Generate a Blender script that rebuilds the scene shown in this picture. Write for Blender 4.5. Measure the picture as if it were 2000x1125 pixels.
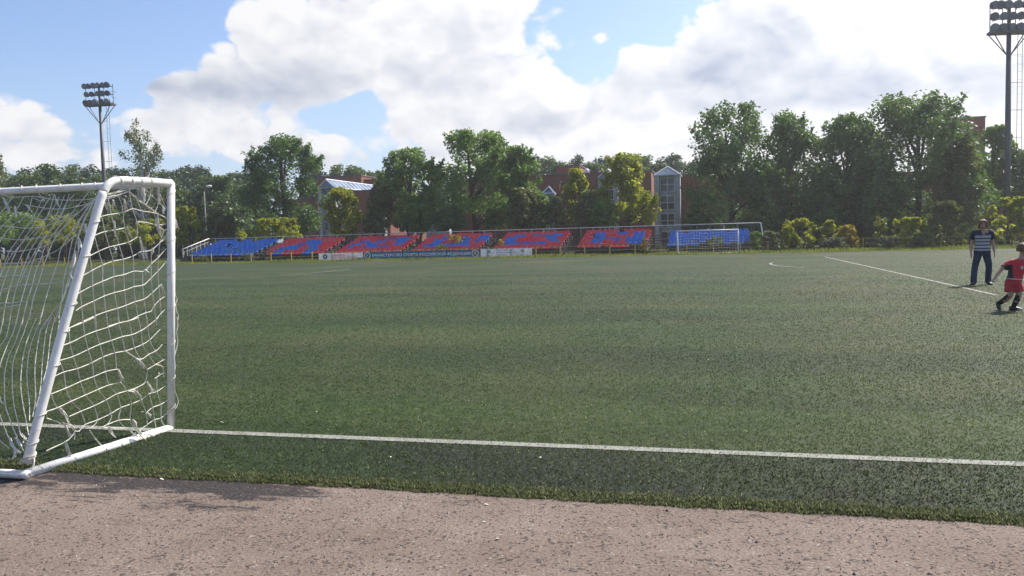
import bpy, bmesh, math, random
import numpy as np
from mathutils import Vector, Matrix

for o in list(bpy.data.objects):
    bpy.data.objects.remove(o)
scene = bpy.context.scene
COL = scene.collection

# ------------------------------------------------------------------ camera
FPX = 1632.0                       # focal length in pixels of the 2000 px wide photograph
PITCH, ROLL, CAMH = math.radians(3.44), math.radians(1.45), 1.5
F = np.array([0, math.cos(PITCH), -math.sin(PITCH)])
U0 = np.array([0, math.sin(PITCH), math.cos(PITCH)])
R0 = np.array([1.0, 0, 0])
RV = math.cos(ROLL) * R0 - math.sin(ROLL) * U0
UV = math.sin(ROLL) * R0 + math.cos(ROLL) * U0
CAM = np.array([0, 0, CAMH])
cd = bpy.data.cameras.new('camera')
cam = bpy.data.objects.new('camera', cd)
COL.objects.link(cam)
cam.matrix_world = Matrix(((RV[0], UV[0], -F[0], 0), (RV[1], UV[1], -F[1], 0), (RV[2], UV[2], -F[2], CAMH), (0, 0, 0, 1)))
cd.sensor_width = 36.0
cd.lens = 36.0 * FPX / 2000.0
cd.clip_start, cd.clip_end = 0.05, 3000.0
scene.camera = cam

def ray(x, y):
    return F + RV * ((x - 1000) / FPX) + UV * ((562.5 - y) / FPX)
ANG = math.radians(14.7)           # the pitch is turned this much against the camera
E1 = np.array([math.cos(ANG), -math.sin(ANG), 0.0])   # along the touchline
E2 = np.array([math.sin(ANG), math.cos(ANG), 0.0])    # across the pitch
EZ = np.array([0, 0, 1.0])
def P(s, t, z=0.0):
    return E1 * s + E2 * t + EZ * z
def gnd(x, y, z=0.0):
    d = ray(x, y)
    return CAM + d * ((z - CAMH) / d[2])
def onT(x, y, T):
    """point where the sight line meets the vertical plane at distance T across the pitch -> (s, z)"""
    d = ray(x, y)
    p = CAM + d * (T / float(d @ E2))
    return float(p @ E1), float(p[2])
def st(p):
    return float(p @ E1), float(p @ E2)
def lift(x, y, A, n):
    d = ray(x, y)
    return CAM + d * (float((A - CAM) @ n) / float(d @ n))

# ------------------------------------------------------------------ light
SUN_AZ, SUN_EL = math.radians(52), math.radians(47)   # azimuth from +Y towards +X
sdir = np.array([math.sin(SUN_AZ) * math.cos(SUN_EL), math.cos(SUN_AZ) * math.cos(SUN_EL), math.sin(SUN_EL)])
sl = bpy.data.lights.new('sun', 'SUN')
sl.energy, sl.angle, sl.color = 5.0, math.radians(0.53), (1.0, 0.94, 0.84)
so = bpy.data.objects.new('sun', sl)
COL.objects.link(so)
so.rotation_euler = Vector(-sdir).to_track_quat('-Z', 'Y').to_euler()
so.location = (40, 40, 60)
scene.view_settings.view_transform = 'Standard'
scene.view_settings.look = 'None'
scene.view_settings.exposure = 0.6
scene.view_settings.gamma = 1.0
scene.view_settings.use_curve_mapping = False

# ------------------------------------------------------------------ sky
world = bpy.data.worlds.new('World')
scene.world = world
world.use_nodes = True
class N:
    """small helper that strings math nodes together"""
    def __init__(self, tree):
        self.t = tree
    def new(self, ty, **kw):
        n = self.t.nodes.new(ty)
        for k, v in kw.items():
            setattr(n, k, v)
        return n
    def put(self, sock, v):
        if isinstance(v, bpy.types.NodeSocket):
            self.t.links.new(v, sock)
        else:
            sock.default_value = v
    def m(self, op, a, b=0.0, c=0.0, clamp=False):
        n = self.new('ShaderNodeMath', operation=op, use_clamp=clamp)
        self.put(n.inputs[0], a); self.put(n.inputs[1], b); self.put(n.inputs[2], c)
        return n.outputs[0]
    def vm(self, op, a, b=(0, 0, 0)):
        n = self.new('ShaderNodeVectorMath', operation=op)
        self.put(n.inputs[0], a); self.put(n.inputs[1], b)
        return n.outputs[0]
    def scale(self, a, s):
        n = self.new('ShaderNodeVectorMath', operation='SCALE')
        self.put(n.inputs[0], a); self.put(n.inputs['Scale'], s)
        return n.outputs[0]
    def ramp(self, v, lo, hi, a=0.0, b=1.0, smooth=True):
        n = self.new('ShaderNodeMapRange', interpolation_type='SMOOTHSTEP' if smooth else 'LINEAR')
        self.put(n.inputs[0], v); self.put(n.inputs[1], lo); self.put(n.inputs[2], hi)
        self.put(n.inputs[3], a); self.put(n.inputs[4], b)
        return n.outputs[0]
    def mix(self, fac, a, b, blend='MIX'):
        n = self.new('ShaderNodeMix', data_type='RGBA', blend_type=blend)
        self.put(n.inputs[0], fac)
        self.put(n.inputs[6], a if isinstance(a, bpy.types.NodeSocket) else (*a, 1.0))
        self.put(n.inputs[7], b if isinstance(b, bpy.types.NodeSocket) else (*b, 1.0))
        return n.outputs[2]
    def noise(self, vec, scale, detail=4, rough=0.55, dist=0.0):
        n = self.new('ShaderNodeTexNoise')
        self.put(n.inputs['Vector'], vec)
        n.inputs['Scale'].default_value = scale
        n.inputs['Detail'].default_value = detail
        n.inputs['Roughness'].default_value = rough
        n.inputs['Distortion'].default_value = dist
        return n.outputs['Fac']

def build_sky():
    w = N(world.node_tree)
    world.node_tree.nodes.clear()
    out = w.new('ShaderNodeOutputWorld')
    bg = w.new('ShaderNodeBackground')
    bg.inputs['Strength'].default_value = 0.112
    sky = w.new('ShaderNodeTexSky', sky_type='NISHITA')
    sky.sun_disc = False
    sky.sun_elevation, sky.sun_rotation = SUN_EL, SUN_AZ
    sky.air_density, sky.dust_density, sky.ozone_density = 1.0, 1.6, 1.0
    co = w.new('ShaderNodeTexCoord').outputs['Generated']
    sep = w.new('ShaderNodeSeparateXYZ')
    w.put(sep.inputs[0], co)
    az = w.m('ARCTAN2', sep.outputs[0], sep.outputs[1])
    el = w.m('ARCSINE', sep.outputs[2])
    def blobs(lst):
        acc = None
        for (px, py, rx, ry, wt) in lst:
            d = ray(px, py); d = d / np.linalg.norm(d)
            a0, e0 = math.atan2(d[0], d[1]), math.asin(d[2])
            dx = w.m('MULTIPLY', w.m('SUBTRACT', az, a0), FPX / rx)
            dy = w.m('MULTIPLY', w.m('SUBTRACT', el, e0), FPX / ry)
            q = w.m('MULTIPLY_ADD', dx, dx, w.m('MULTIPLY', dy, dy))
            g = w.m('EXPONENT', w.m('MULTIPLY', q, -1.0))
            acc = w.m('MULTIPLY', g, wt) if acc is None else w.m('MULTIPLY_ADD', g, wt, acc)
        return acc
    cover = blobs([
        (560, 105, 150, 75, .55), (395, 125, 80, 45, .40), (300, 165, 80, 26, .36), (690, 70, 150, 100, .6),
        (470, 45, 45, 32, .40), (350, 180, 120, 30, .30), (600, 175, 110, 40, .35),
        (930, 110, 190, 190, .6), (1010, 280, 230, 80, .55), (70, 245, 85, 45, .50), (80, 310, 130, 28, .40),
        (330, 235, 150, 40, .50), (510, 275, 150, 45, .50), (1180, 68, 30, 22, .75), (1255, 130, 50, 50, .40),
        (1400, 80, 120, 90, .6), (1650, 60, 260, 150, .6), (1900, 170, 250, 250, .7), (1500, 230, 330, 100, .6),
        (1250, 240, 190, 80, .55), (2300, 150, 400, 300, .45), (-300, 200, 250, 150, .3), (780, 215, 50, 40, .3),
        (180, 80, 240, 95, -.55), (60, 20, 160, 60, -.3), (410, 20, 60, 50, -.3), (1215, 20, 120, 60, -.75), (1165, 115, 60, 50, -.50),
        (700, 225, 80, 60, -.50), (250, 190, 60, 16, -.22), (150, 205, 40, 40, -.3), (720, 290, 60, 45, -.15), (175, 190, 60, 30, -.35), (1290, 55, 60, 45, -.45), (740, 200, 45, 30, -.35), (640, 235, 60, 18, -.30), (215, 120, 60, 40, -.25), (1900, 215, 50, 22, -.2)])
    sv = w.vm('MULTIPLY', co, (1.0, 1.0, 1.5))
    def puffs(vec, octs):
        """cauliflower detail: billows (rounded heads, sharp creases) of several sizes"""
        acc = None
        for sc, am in octs:
            b_ = w.m('ABSOLUTE', w.m('MULTIPLY_ADD', w.noise(vec, sc, 0.6, 0.5, 0.35), 2.0, -1.0))
            b_ = w.m('MULTIPLY', w.m('SUBTRACT', b_, .22), am)
            acc = b_ if acc is None else w.m('ADD', acc, b_)
        return acc
    heads = puffs(sv, ((8.5, .75), (18.0, .50), (38.0, .26)))
    fine = w.m('MULTIPLY', w.m('SUBTRACT', w.noise(sv, 14.0, 8, 0.58, 0.6), 0.5), 0.75)
    big = w.noise(sv, 1.7, 3, 0.5, 0.0)
    dens = w.m('ADD', w.m('ADD', w.m('ADD', cover, heads), fine), w.m('MULTIPLY', w.m('SUBTRACT', big, 0.52), 0.35))
    mask = w.ramp(dens, 0.08, 0.30)
    # light and dark sides of the heads: compare the billows here and a little towards the sun
    off = sdir * 0.016 + np.array([0.0, 0.0, 0.020])
    heads2 = puffs(w.vm('ADD', sv, tuple(off)), ((8.5, .75), (18.0, .50), (38.0, .26)))
    relief = w.m('ADD', w.m('SUBTRACT', heads, heads2), w.m('MULTIPLY', fine, 0.18))
    grey = blobs([
        (540, 172, 160, 30, .62), (290, 163, 52, 18, .55), (620, 120, 70, 40, .18), (900, 60, 60, 40, .1), (400, 180, 90, 22, .25), (480, 130, 60, 22, .15), (880, 175, 120, 70, .20), (1390, 145, 120, 45, .55),
        (1640, 165, 170, 32, .45), (1220, 215, 60, 25, .3), (1080, 240, 80, 24, .30), (1530, 60, 60, 60, .35), (1920, 200, 80, 40, .3),
        (1430, 40, 60, 30, .25), (330, 300, 160, 26, .25), (60, 270, 90, 14, .2), (640, 310, 200, 20, .2), (1700, 190, 250, 20, .2)])
    thick = w.ramp(dens, 0.2, 0.95)
    light = w.m('MULTIPLY_ADD', relief, 1.0, w.m('SUBTRACT', 0.94, w.m('MULTIPLY', grey, 1.25)))
    light = w.m('MULTIPLY_ADD', thick, -0.08, light)
    light = w.m('MINIMUM', w.m('MAXIMUM', light, 0.0), 1.0)
    # towards the sun the veil of cloud is brighter
    sd = w.new('ShaderNodeVectorMath', operation='DOT_PRODUCT')
    w.put(sd.inputs[0], co); sd.inputs[1].default_value = tuple(sdir)
    glow = w.ramp(sd.outputs['Value'], 0.35, 1.0, 0.0, 1.0)
    wht = w.m('MULTIPLY_ADD', glow, 1.7, 5.5)
    gcol = w.mix(light, (0.50, 0.56, 0.70), (1.02, 1.02, 1.04))
    ccol = w.mix(1.0, gcol, w.scale_rgb(wht) if hasattr(w, 'scale_rgb') else wht, 'MULTIPLY')
    haze = w.ramp(el, -0.02, 0.22, 0.55, 0.0)
    base = w.mix(haze, sky.outputs[0], (4.1, 4.6, 5.2))
    blue = w.mix(1.0, base, w.mix(1.0, base, (0.86, 0.92, 1.08), 'MULTIPLY'))
    col = w.mix(mask, blue, ccol)
    w.put(bg.inputs['Color'], col)
    world.node_tree.links.new(bg.outputs[0], out.inputs[0])
build_sky()
world.cycles.sampling_method = 'MANUAL'
world.cycles.sample_map_resolution = 512

# ------------------------------------------------------------------ materials
MATS = {}
def principled(name):
    m = bpy.data.materials.new(name)
    m.use_nodes = True
    nt = m.node_tree
    return m, N(nt), nt.nodes['Principled BSDF']
def mat(name, col, rough=0.6, var=0.18, scale=6.0, bump=0.0, bscale=40.0, metal=0.0, spec=0.5, col2=None):
    """plain painted / moulded surface with wear: two noise-mixed tones and a fine relief"""
    if name in MATS:
        return MATS[name]
    m, w, b = principled(name)
    co = w.new('ShaderNodeTexCoord').outputs['Object']
    n = w.noise(co, scale, 5, 0.6)
    c2 = col2 if col2 else tuple(max(0, c * (1 - 2 * var)) for c in col)
    c1 = col if col2 else tuple(min(1, c * (1 + var)) for c in col)
    w.put(b.inputs['Base Color'], w.mix(w.ramp(n, 0.3, 0.7), c2, c1))
    b.inputs['Roughness'].default_value = rough
    b.inputs['Metallic'].default_value = metal
    b.inputs['Specular IOR Level'].default_value = spec
    if bump:
        bn = w.new('ShaderNodeBump')
        bn.inputs['Strength'].default_value = bump
        bn.inputs['Distance'].default_value = 0.02
        w.put(bn.inputs['Height'], w.noise(co, bscale, 4, 0.6))
        w.put(b.inputs['Normal'], bn.outputs[0])
    MATS[name] = m
    return m
def leaf_mat(name, dark, light, tr=0.35, tint2=None):
    if name in MATS:
        return MATS[name]
    m, w, b = principled(name)
    at = w.new('ShaderNodeAttribute', attribute_name='tint')
    c = w.mix(at.outputs['Fac'], dark, light)
    w.put(b.inputs['Base Color'], c)
    b.inputs['Roughness'].default_value = 0.5
    b.inputs['Specular IOR Level'].default_value = 0.35
    tl = w.new('ShaderNodeBsdfTranslucent')
    w.put(tl.inputs['Color'], w.mix(1.0, c, tint2 or (1.5, 1.55, 0.7), 'MULTIPLY'))
    mx = w.new('ShaderNodeMixShader')
    mx.inputs[0].default_value = tr
    m.node_tree.links.new(b.outputs[0], mx.inputs[1])
    m.node_tree.links.new(tl.outputs[0], mx.inputs[2])
    m.node_tree.links.new(mx.outputs[0], m.node_tree.nodes['Material Output'].inputs[0])
    MATS[name] = m
    return m

# ------------------------------------------------------------------ mesh helpers
class MB:
    def __init__(self):
        self.v, self.f = [], []
    def add(self, vs, fs):
        k = len(self.v)
        self.v += [tuple(float(c) for c in q) for q in vs]
        self.f += [tuple(i + k for i in q) for q in fs]
        return self
    def obox(self, o, a, b, c):
        """box with corner o and the three edge vectors a, b, c"""
        o, a, b, c = (np.array(q, float) for q in (o, a, b, c))
        vs = [o, o + a, o + a + b, o + b, o + c, o + a + c, o + a + b + c, o + b + c]
        fs = [(0, 3, 2, 1), (4, 5, 6, 7), (0, 1, 5, 4), (1, 2, 6, 5), (2, 3, 7, 6), (3, 0, 4, 7)]
        if float(np.cross(a, b) @ c) < 0:
            fs = [q[::-1] for q in fs]
        return self.add(vs, fs)
    def box(self, x0, x1, y0, y1, z0, z1):
        return self.obox((x0, y0, z0), (x1 - x0, 0, 0), (0, y1 - y0, 0), (0, 0, z1 - z0))
    def fbox(self, s0, s1, t0, t1, z0, z1):
        """box in pitch coordinates"""
        return self.obox(P(s0, t0, z0), E1 * (s1 - s0), E2 * (t1 - t0), EZ * (z1 - z0))
    def tube(self, pts, r, n=8, caps=True, smooth_pts=0):
        pts = [np.array(q, float) for q in pts]
        if smooth_pts:
            pts = catmull(pts, smooth_pts)
        rs = r if hasattr(r, '__len__') else [r] * len(pts)
        if len(rs) != len(pts):
            rs = np.interp(np.linspace(0, 1, len(pts)), np.linspace(0, 1, len(rs)), rs)
        vs, fs = [], []
        nrm = None
        for i, q in enumerate(pts):
            d = pts[min(i + 1, len(pts) - 1)] - pts[max(i - 1, 0)]
            d = d / (np.linalg.norm(d) + 1e-9)
            if nrm is None:
                h = np.array([0, 0, 1.0]) if abs(d[2]) < 0.9 else np.array([1.0, 0, 0])
                nrm = np.cross(d, h)
            nrm = nrm - d * float(nrm @ d)
            nrm = nrm / (np.linalg.norm(nrm) + 1e-9)
            bn = np.cross(d, nrm)
            for k in range(n):
                a = 2 * math.pi * k / n
                vs.append(q + rs[i] * (math.cos(a) * nrm + math.sin(a) * bn))
        for i in range(len(pts) - 1):
            for k in range(n):
                fs.append((i * n + k, i * n + (k + 1) % n, (i + 1) * n + (k + 1) % n, (i + 1) * n + k))
        if caps:
            fs.append(tuple(range(n))[::-1])
            fs.append(tuple((len(pts) - 1) * n + k for k in range(n)))
        return self.add(vs, fs)
    def loft(self, rings):
        """closed skin through elliptical rings (centre, axis a, axis b)"""
        n = 14
        vs, fs = [], []
        for (c, a, b) in rings:
            c, a, b = (np.array(q, float) for q in (c, a, b))
            for k in range(n):
                t = 2 * math.pi * k / n
                vs.append(c + a * math.cos(t) + b * math.sin(t))
        m = len(rings)
        for i in range(m - 1):
            for k in range(n):
                fs.append((i * n + k, i * n + (k + 1) % n, (i + 1) * n + (k + 1) % n, (i + 1) * n + k))
        fs.append(tuple(range(n))[::-1])
        fs.append(tuple((m - 1) * n + k for k in range(n)))
        return self.add(vs, fs)
    def ball(self, c, rx, ry, rz, nu=12, nv=8):
        vs, fs = [], []
        for i in range(nv + 1):
            ph = math.pi * i / nv
            for k in range(nu):
                th = 2 * math.pi * k / nu
                vs.append((c[0] + rx * math.sin(ph) * math.cos(th), c[1] + ry * math.sin(ph) * math.sin(th), c[2] - rz * math.cos(ph)))
        for i in range(nv):
            for k in range(nu):
                fs.append((i * nu + k, i * nu + (k + 1) % nu, (i + 1) * nu + (k + 1) % nu, (i + 1) * nu + k))
        return self.add(vs, fs)
    def mesh(self, name, smooth=False):
        me = bpy.data.meshes.new(name)
        me.from_pydata(self.v, [], self.f)
        me.validate()
        if smooth:
            me.polygons.foreach_set('use_smooth', [True] * len(me.polygons))
        me.update()
        return me
    def build(self, name, m, parent=None, smooth=False):
        return link(name, self.mesh(name, smooth), m, parent)
def link(name, me, m, parent=None):
    if m is not None and not me.materials:
        me.materials.append(m)
    o = bpy.data.objects.new(name, me)
    COL.objects.link(o)
    if parent is not None:
        o.parent = parent
        o.matrix_parent_inverse = Matrix.Identity(4) if parent.type != 'EMPTY' else parent.matrix_basis.inverted()
    return o
def catmull(pts, k):
    out = []
    m = len(pts)
    for i in range(m - 1):
        p0, p1, p2, p3 = pts[max(i - 1, 0)], pts[i], pts[i + 1], pts[min(i + 2, m - 1)]
        for j in range(k):
            t = j / k
            out.append(0.5 * ((2 * p1) + (-p0 + p2) * t + (2 * p0 - 5 * p1 + 4 * p2 - p3) * t * t + (-p0 + 3 * p1 - 3 * p2 + p3) * t ** 3))
    out.append(pts[-1])
    return out
def tag(o, label=None, cat=None, group=None, kind=None):
    if label: o['label'] = label
    if cat: o['category'] = cat
    if group: o['group'] = group
    if kind: o['kind'] = kind
    return o
def thing(name, label, cat, loc, group=None):
    o = bpy.data.objects.new(name, None)
    o.location = tuple(float(c) for c in loc)
    o.matrix_basis = Matrix.Translation(o.location)
    o.empty_display_size = 0.2
    COL.objects.link(o)
    return tag(o, label, cat, group)
def np_mesh(name, verts, nper, tint=None, col=None):
    """mesh of many separate faces with nper corners each"""
    me = bpy.data.meshes.new(name)
    nv = len(verts); nf = nv // nper
    me.vertices.add(nv)
    me.vertices.foreach_set('co', np.ascontiguousarray(verts, dtype=np.float32).ravel())
    me.loops.add(nv)
    me.loops.foreach_set('vertex_index', np.arange(nv, dtype=np.int32))
    me.polygons.add(nf)
    me.polygons.foreach_set('loop_start', np.arange(0, nv, nper, dtype=np.int32))
    if tint is not None:
        a = me.attributes.new('tint', 'FLOAT', 'POINT')
        a.data.foreach_set('value', np.repeat(tint, nper).astype(np.float32))
    if col is not None:
        a = me.attributes.new('shade', 'FLOAT_COLOR', 'POINT')
        c4 = np.concatenate([np.repeat(col, nper, axis=0), np.ones((nv, 1))], axis=1)
        a.data.foreach_set('color', c4.astype(np.float32).ravel())
    me.update()
    me.validate()
    return me
# ------------------------------------------------------------------ ground, track and turf
LINE_T, EDGE_T, FAR_T = 5.75, 4.63, 59.3
def sheet(name, s0, s1, t0, t1, z, m, thick=0.0):
    mb = MB()
    mb.fbox(s0, s1, t0, t1, z - max(thick, 0.004), z) if thick else mb.add([P(s0, t0, z), P(s1, t0, z), P(s1, t1, z), P(s0, t1, z)], [(0, 1, 2, 3)])
    return tag(mb.build(name, m), kind='structure')
def field_coords(w):
    """object coordinates turned into pitch coordinates (s, t)"""
    co = w.new('ShaderNodeTexCoord').outputs['Object']
    a = w.new('ShaderNodeVectorMath', operation='DOT_PRODUCT'); w.put(a.inputs[0], co); a.inputs[1].default_value = tuple(E1)
    b = w.new('ShaderNodeVectorMath', operation='DOT_PRODUCT'); w.put(b.inputs[0], co); b.inputs[1].default_value = tuple(E2)
    return co, a.outputs['Value'], b.outputs['Value']
def ground_mat():
    m, w, b = principled('meadow_earth')
    co, s, t = field_coords(w)
    n = w.noise(co, 0.35, 6, 0.6); n2 = w.noise(co, 9.0, 5, 0.7)
    c = w.mix(w.ramp(n, 0.35, 0.65), (0.032, 0.047, 0.014), (0.061, 0.072, 0.025))
    w.put(b.inputs['Base Color'], w.mix(w.ramp(n2, 0.45, 0.75, 0, 0.5), c, (0.086, 0.072, 0.043)))
    b.inputs['Roughness'].default_value = 0.95
    b.inputs['Specular IOR Level'].default_value = 0.1
    return m
def track_mat():
    m, w, b = principled('crushed_track')
    co, s, t = field_coords(w)
    fine = w.noise(co, 62.0, 4, 0.75)
    mid = w.noise(co, 11.0, 5, 0.65)
    low = w.noise(co, 1.1, 4, 0.6)
    vor = w.new('ShaderNodeTexVoronoi'); w.put(vor.inputs['Vector'], co); vor.inputs['Scale'].default_value = 70.0
    c = w.mix(w.ramp(low, 0.3, 0.7), (0.190, 0.146, 0.117), (0.252, 0.200, 0.166))
    c = w.mix(w.ramp(fine, 0.32, 0.72), w.mix(1.0, c, (0.58, 0.56, 0.55), 'MULTIPLY'), w.mix(1.0, c, (1.24, 1.23, 1.22), 'MULTIPLY'))
    # dark rubber crumbs: speckle everywhere, drifts along the turf edge
    sepc = w.new('ShaderNodeSeparateColor'); w.put(sepc.inputs[0], vor.outputs['Color'])
    crumb = w.m('GREATER_THAN', w.m('ADD', sepc.outputs[0], w.m('MULTIPLY', w.m('SUBTRACT', mid, 0.5), 1.3)), 0.90)
    c = w.mix(w.m('MULTIPLY', crumb, 0.75), c, (0.036, 0.031, 0.030))
    pale = w.m('GREATER_THAN', sepc.outputs[1], 0.988)
    c = w.mix(w.m('MULTIPLY', pale, 0.45), c, (0.374, 0.346, 0.310))
    st_ = w.new('ShaderNodeCombineXYZ'); w.put(st_.inputs[0], w.m('MULTIPLY', s, 0.55)); w.put(st_.inputs[1], w.m('MULTIPLY', t, 1.9))
    drift = w.noise(st_.outputs[0], 2.9, 9, 0.74, 0.5)
    near = w.ramp(t, EDGE_T - 0.75, EDGE_T - 0.05)
    left = w.ramp(s, -1.9, -3.0, 0.05, 1.0)
    dm = w.ramp(w.m('MULTIPLY_ADD', w.m('MULTIPLY', near, left), 0.25, drift), 0.60, 0.68)
    dm2 = w.ramp(w.m('ADD', drift, w.ramp(t, EDGE_T - 0.16, EDGE_T, 0, 0.22)), 0.68, 0.82, 0, 0.8)
    fleck = w.noise(co, 48.0, 3, 0.7)
    dm = w.m('MULTIPLY', w.m('MAXIMUM', dm, dm2), w.ramp(fleck, 0.34, 0.52, 0.55, 0.98))
    c = w.mix(dm, c, (0.030, 0.026, 0.027))
    w.put(b.inputs['Base Color'], c)
    b.inputs['Roughness'].default_value = 0.9
    b.inputs['Specular IOR Level'].default_value = 0.2
    bp = w.new('ShaderNodeBump'); bp.inputs['Strength'].default_value = 0.8; bp.inputs['Distance'].default_value = 0.012
    w.put(bp.inputs['Height'], w.m('ADD', fine, w.m('MULTIPLY', mid, 0.8)))
    w.put(b.inputs['Normal'], bp.outputs[0])
    return m
def turf_mat():
    m, w, b = principled('artificial_turf')
    co, s, t = field_coords(w)
    fine = w.noise(co, 60.0, 3, 0.7)
    mid = w.noise(co, 7.0, 5, 0.65)
    low = w.noise(co, 0.30, 4, 0.6)
    st_ = w.new('ShaderNodeCombineXYZ'); w.put(st_.inputs[0], w.m('MULTIPLY', s, 0.18)); w.put(st_.inputs[1], t)
    brush = w.noise(st_.outputs[0], 0.55, 5, 0.6, 0.2)
    c = w.mix(w.ramp(low, 0.35, 0.65), (0.029, 0.049, 0.015), (0.043, 0.053, 0.019))
    c = w.mix(w.ramp(brush, 0.36, 0.64), w.mix(1.0, c, (0.76, 0.78, 0.80), 'MULTIPLY'), w.mix(1.0, c, (1.22, 1.18, 1.16), 'MULTIPLY'))
    c = w.mix(w.ramp(mid, 0.34, 0.66), w.mix(1.0, c, (0.72, 0.74, 0.74), 'MULTIPLY'), w.mix(1.0, c, (1.26, 1.24, 1.2), 'MULTIPLY'))
    c = w.mix(w.ramp(fine, 0.30, 0.70), w.mix(1.0, c, (0.84, 0.85, 0.85), 'MULTIPLY'), w.mix(1.0, c, (1.14, 1.13, 1.12), 'MULTIPLY'))
    brn = w.noise(co, 0.16, 4, 0.6, 0.5)
    c = w.mix(w.ramp(brn, 0.48, 0.66, 0, 0.45), c, (0.078, 0.070, 0.032))
    # black infill shows between the line and the edge
    inf = w.m('MULTIPLY', w.ramp(t, LINE_T + 0.2, LINE_T - 0.15), w.ramp(low, 0.35, 0.62, 0.15, 0.85))
    c = w.mix(inf, c, (0.016, 0.019, 0.016))
    w.put(b.inputs['Base Color'], c)
    b.inputs['Roughness'].default_value = 0.62
    b.inputs['Specular IOR Level'].default_value = 0.12
    b.inputs['Sheen Weight'].default_value = 0.0
    bp = w.new('ShaderNodeBump'); bp.inputs['Strength'].default_value = 0.4; bp.inputs['Distance'].default_value = 0.012
    w.put(bp.inputs['Height'], w.m('ADD', fine, w.m('MULTIPLY', mid, 1.2)))
    w.put(b.inputs['Normal'], bp.outputs[0])
    return m
def paint_mat():
    m, w, b = principled('line_fibre')
    co = w.new('ShaderNodeTexCoord').outputs['Object']
    fine = w.noise(co, 55.0, 3, 0.7); mid = w.noise(co, 5.0, 5, 0.7)
    c = w.mix(w.ramp(fine, 0.3, 0.65), (0.14, 0.15, 0.12), (0.30, 0.295, 0.25))
    c = w.mix(w.ramp(mid, 0.5, 0.75, 0, 0.65), c, (0.12, 0.14, 0.10))
    w.put(b.inputs['Base Color'], c)
    b.inputs['Roughness'].default_value = 0.8
    return m
sheet('ground', -330, 330, -120, 420, -0.03, ground_mat())
sheet('running_track', -70, 60, -4.0, EDGE_T + 0.02, 0.0, track_mat(), 0.03)
sheet('turf_field', -58, 50, EDGE_T, FAR_T, 0.012, turf_mat(), 0.04)
PAINT = paint_mat()
ZT = 0.012
def stripe(pts, wd, label_name='painted_line'):
    mb = MB()
    pts = [np.array(q, float) for q in pts]
    vs = []
    for i, q in enumerate(pts):
        d = pts[min(i + 1, len(pts) - 1)] - pts[max(i - 1, 0)]
        n = np.array([-d[1], d[0], 0]); n /= np.linalg.norm(n)
        vs += [q + n * wd / 2, q - n * wd / 2]
    fs = [(2 * i, 2 * i + 1, 2 * i + 3, 2 * i + 2) for i in range(len(pts) - 1)]
    mb.add([(v[0], v[1], ZT + 0.004) for v in vs], fs)
    return tag(mb.build(label_name, PAINT), kind='structure')
stripe([P(s, LINE_T) for s in np.linspace(-50, 45, 60)], 0.105)
stripe([P(5.05 + (48 - t) * 0.016, t) for t in np.linspace(19.9, 49, 12)], 0.10)
def arc_pts(c, r, a0, a1, n=24):
    return [P(c[0] + r * math.cos(a), c[1] + r * math.sin(a)) for a in np.linspace(math.radians(a0), math.radians(a1), n)]
stripe(arc_pts((10.9, 39.6), 9.15, 168, 209), 0.10)
stripe(catmull([gnd(x, y, ZT) for x, y in [(685, 526), (662, 528), (632, 531), (590, 534.5), (545, 537.5)]], 5), 0.14)
stripe(catmull([gnd(x, y, ZT) for x, y in [(452, 541), (420, 542.5), (385, 544), (345, 546)]], 4), 0.11)
stripe(catmull([gnd(x, y, ZT) for x, y in [(540, 525), (510, 525.8), (480, 526.5)]], 4), 0.14)
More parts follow.
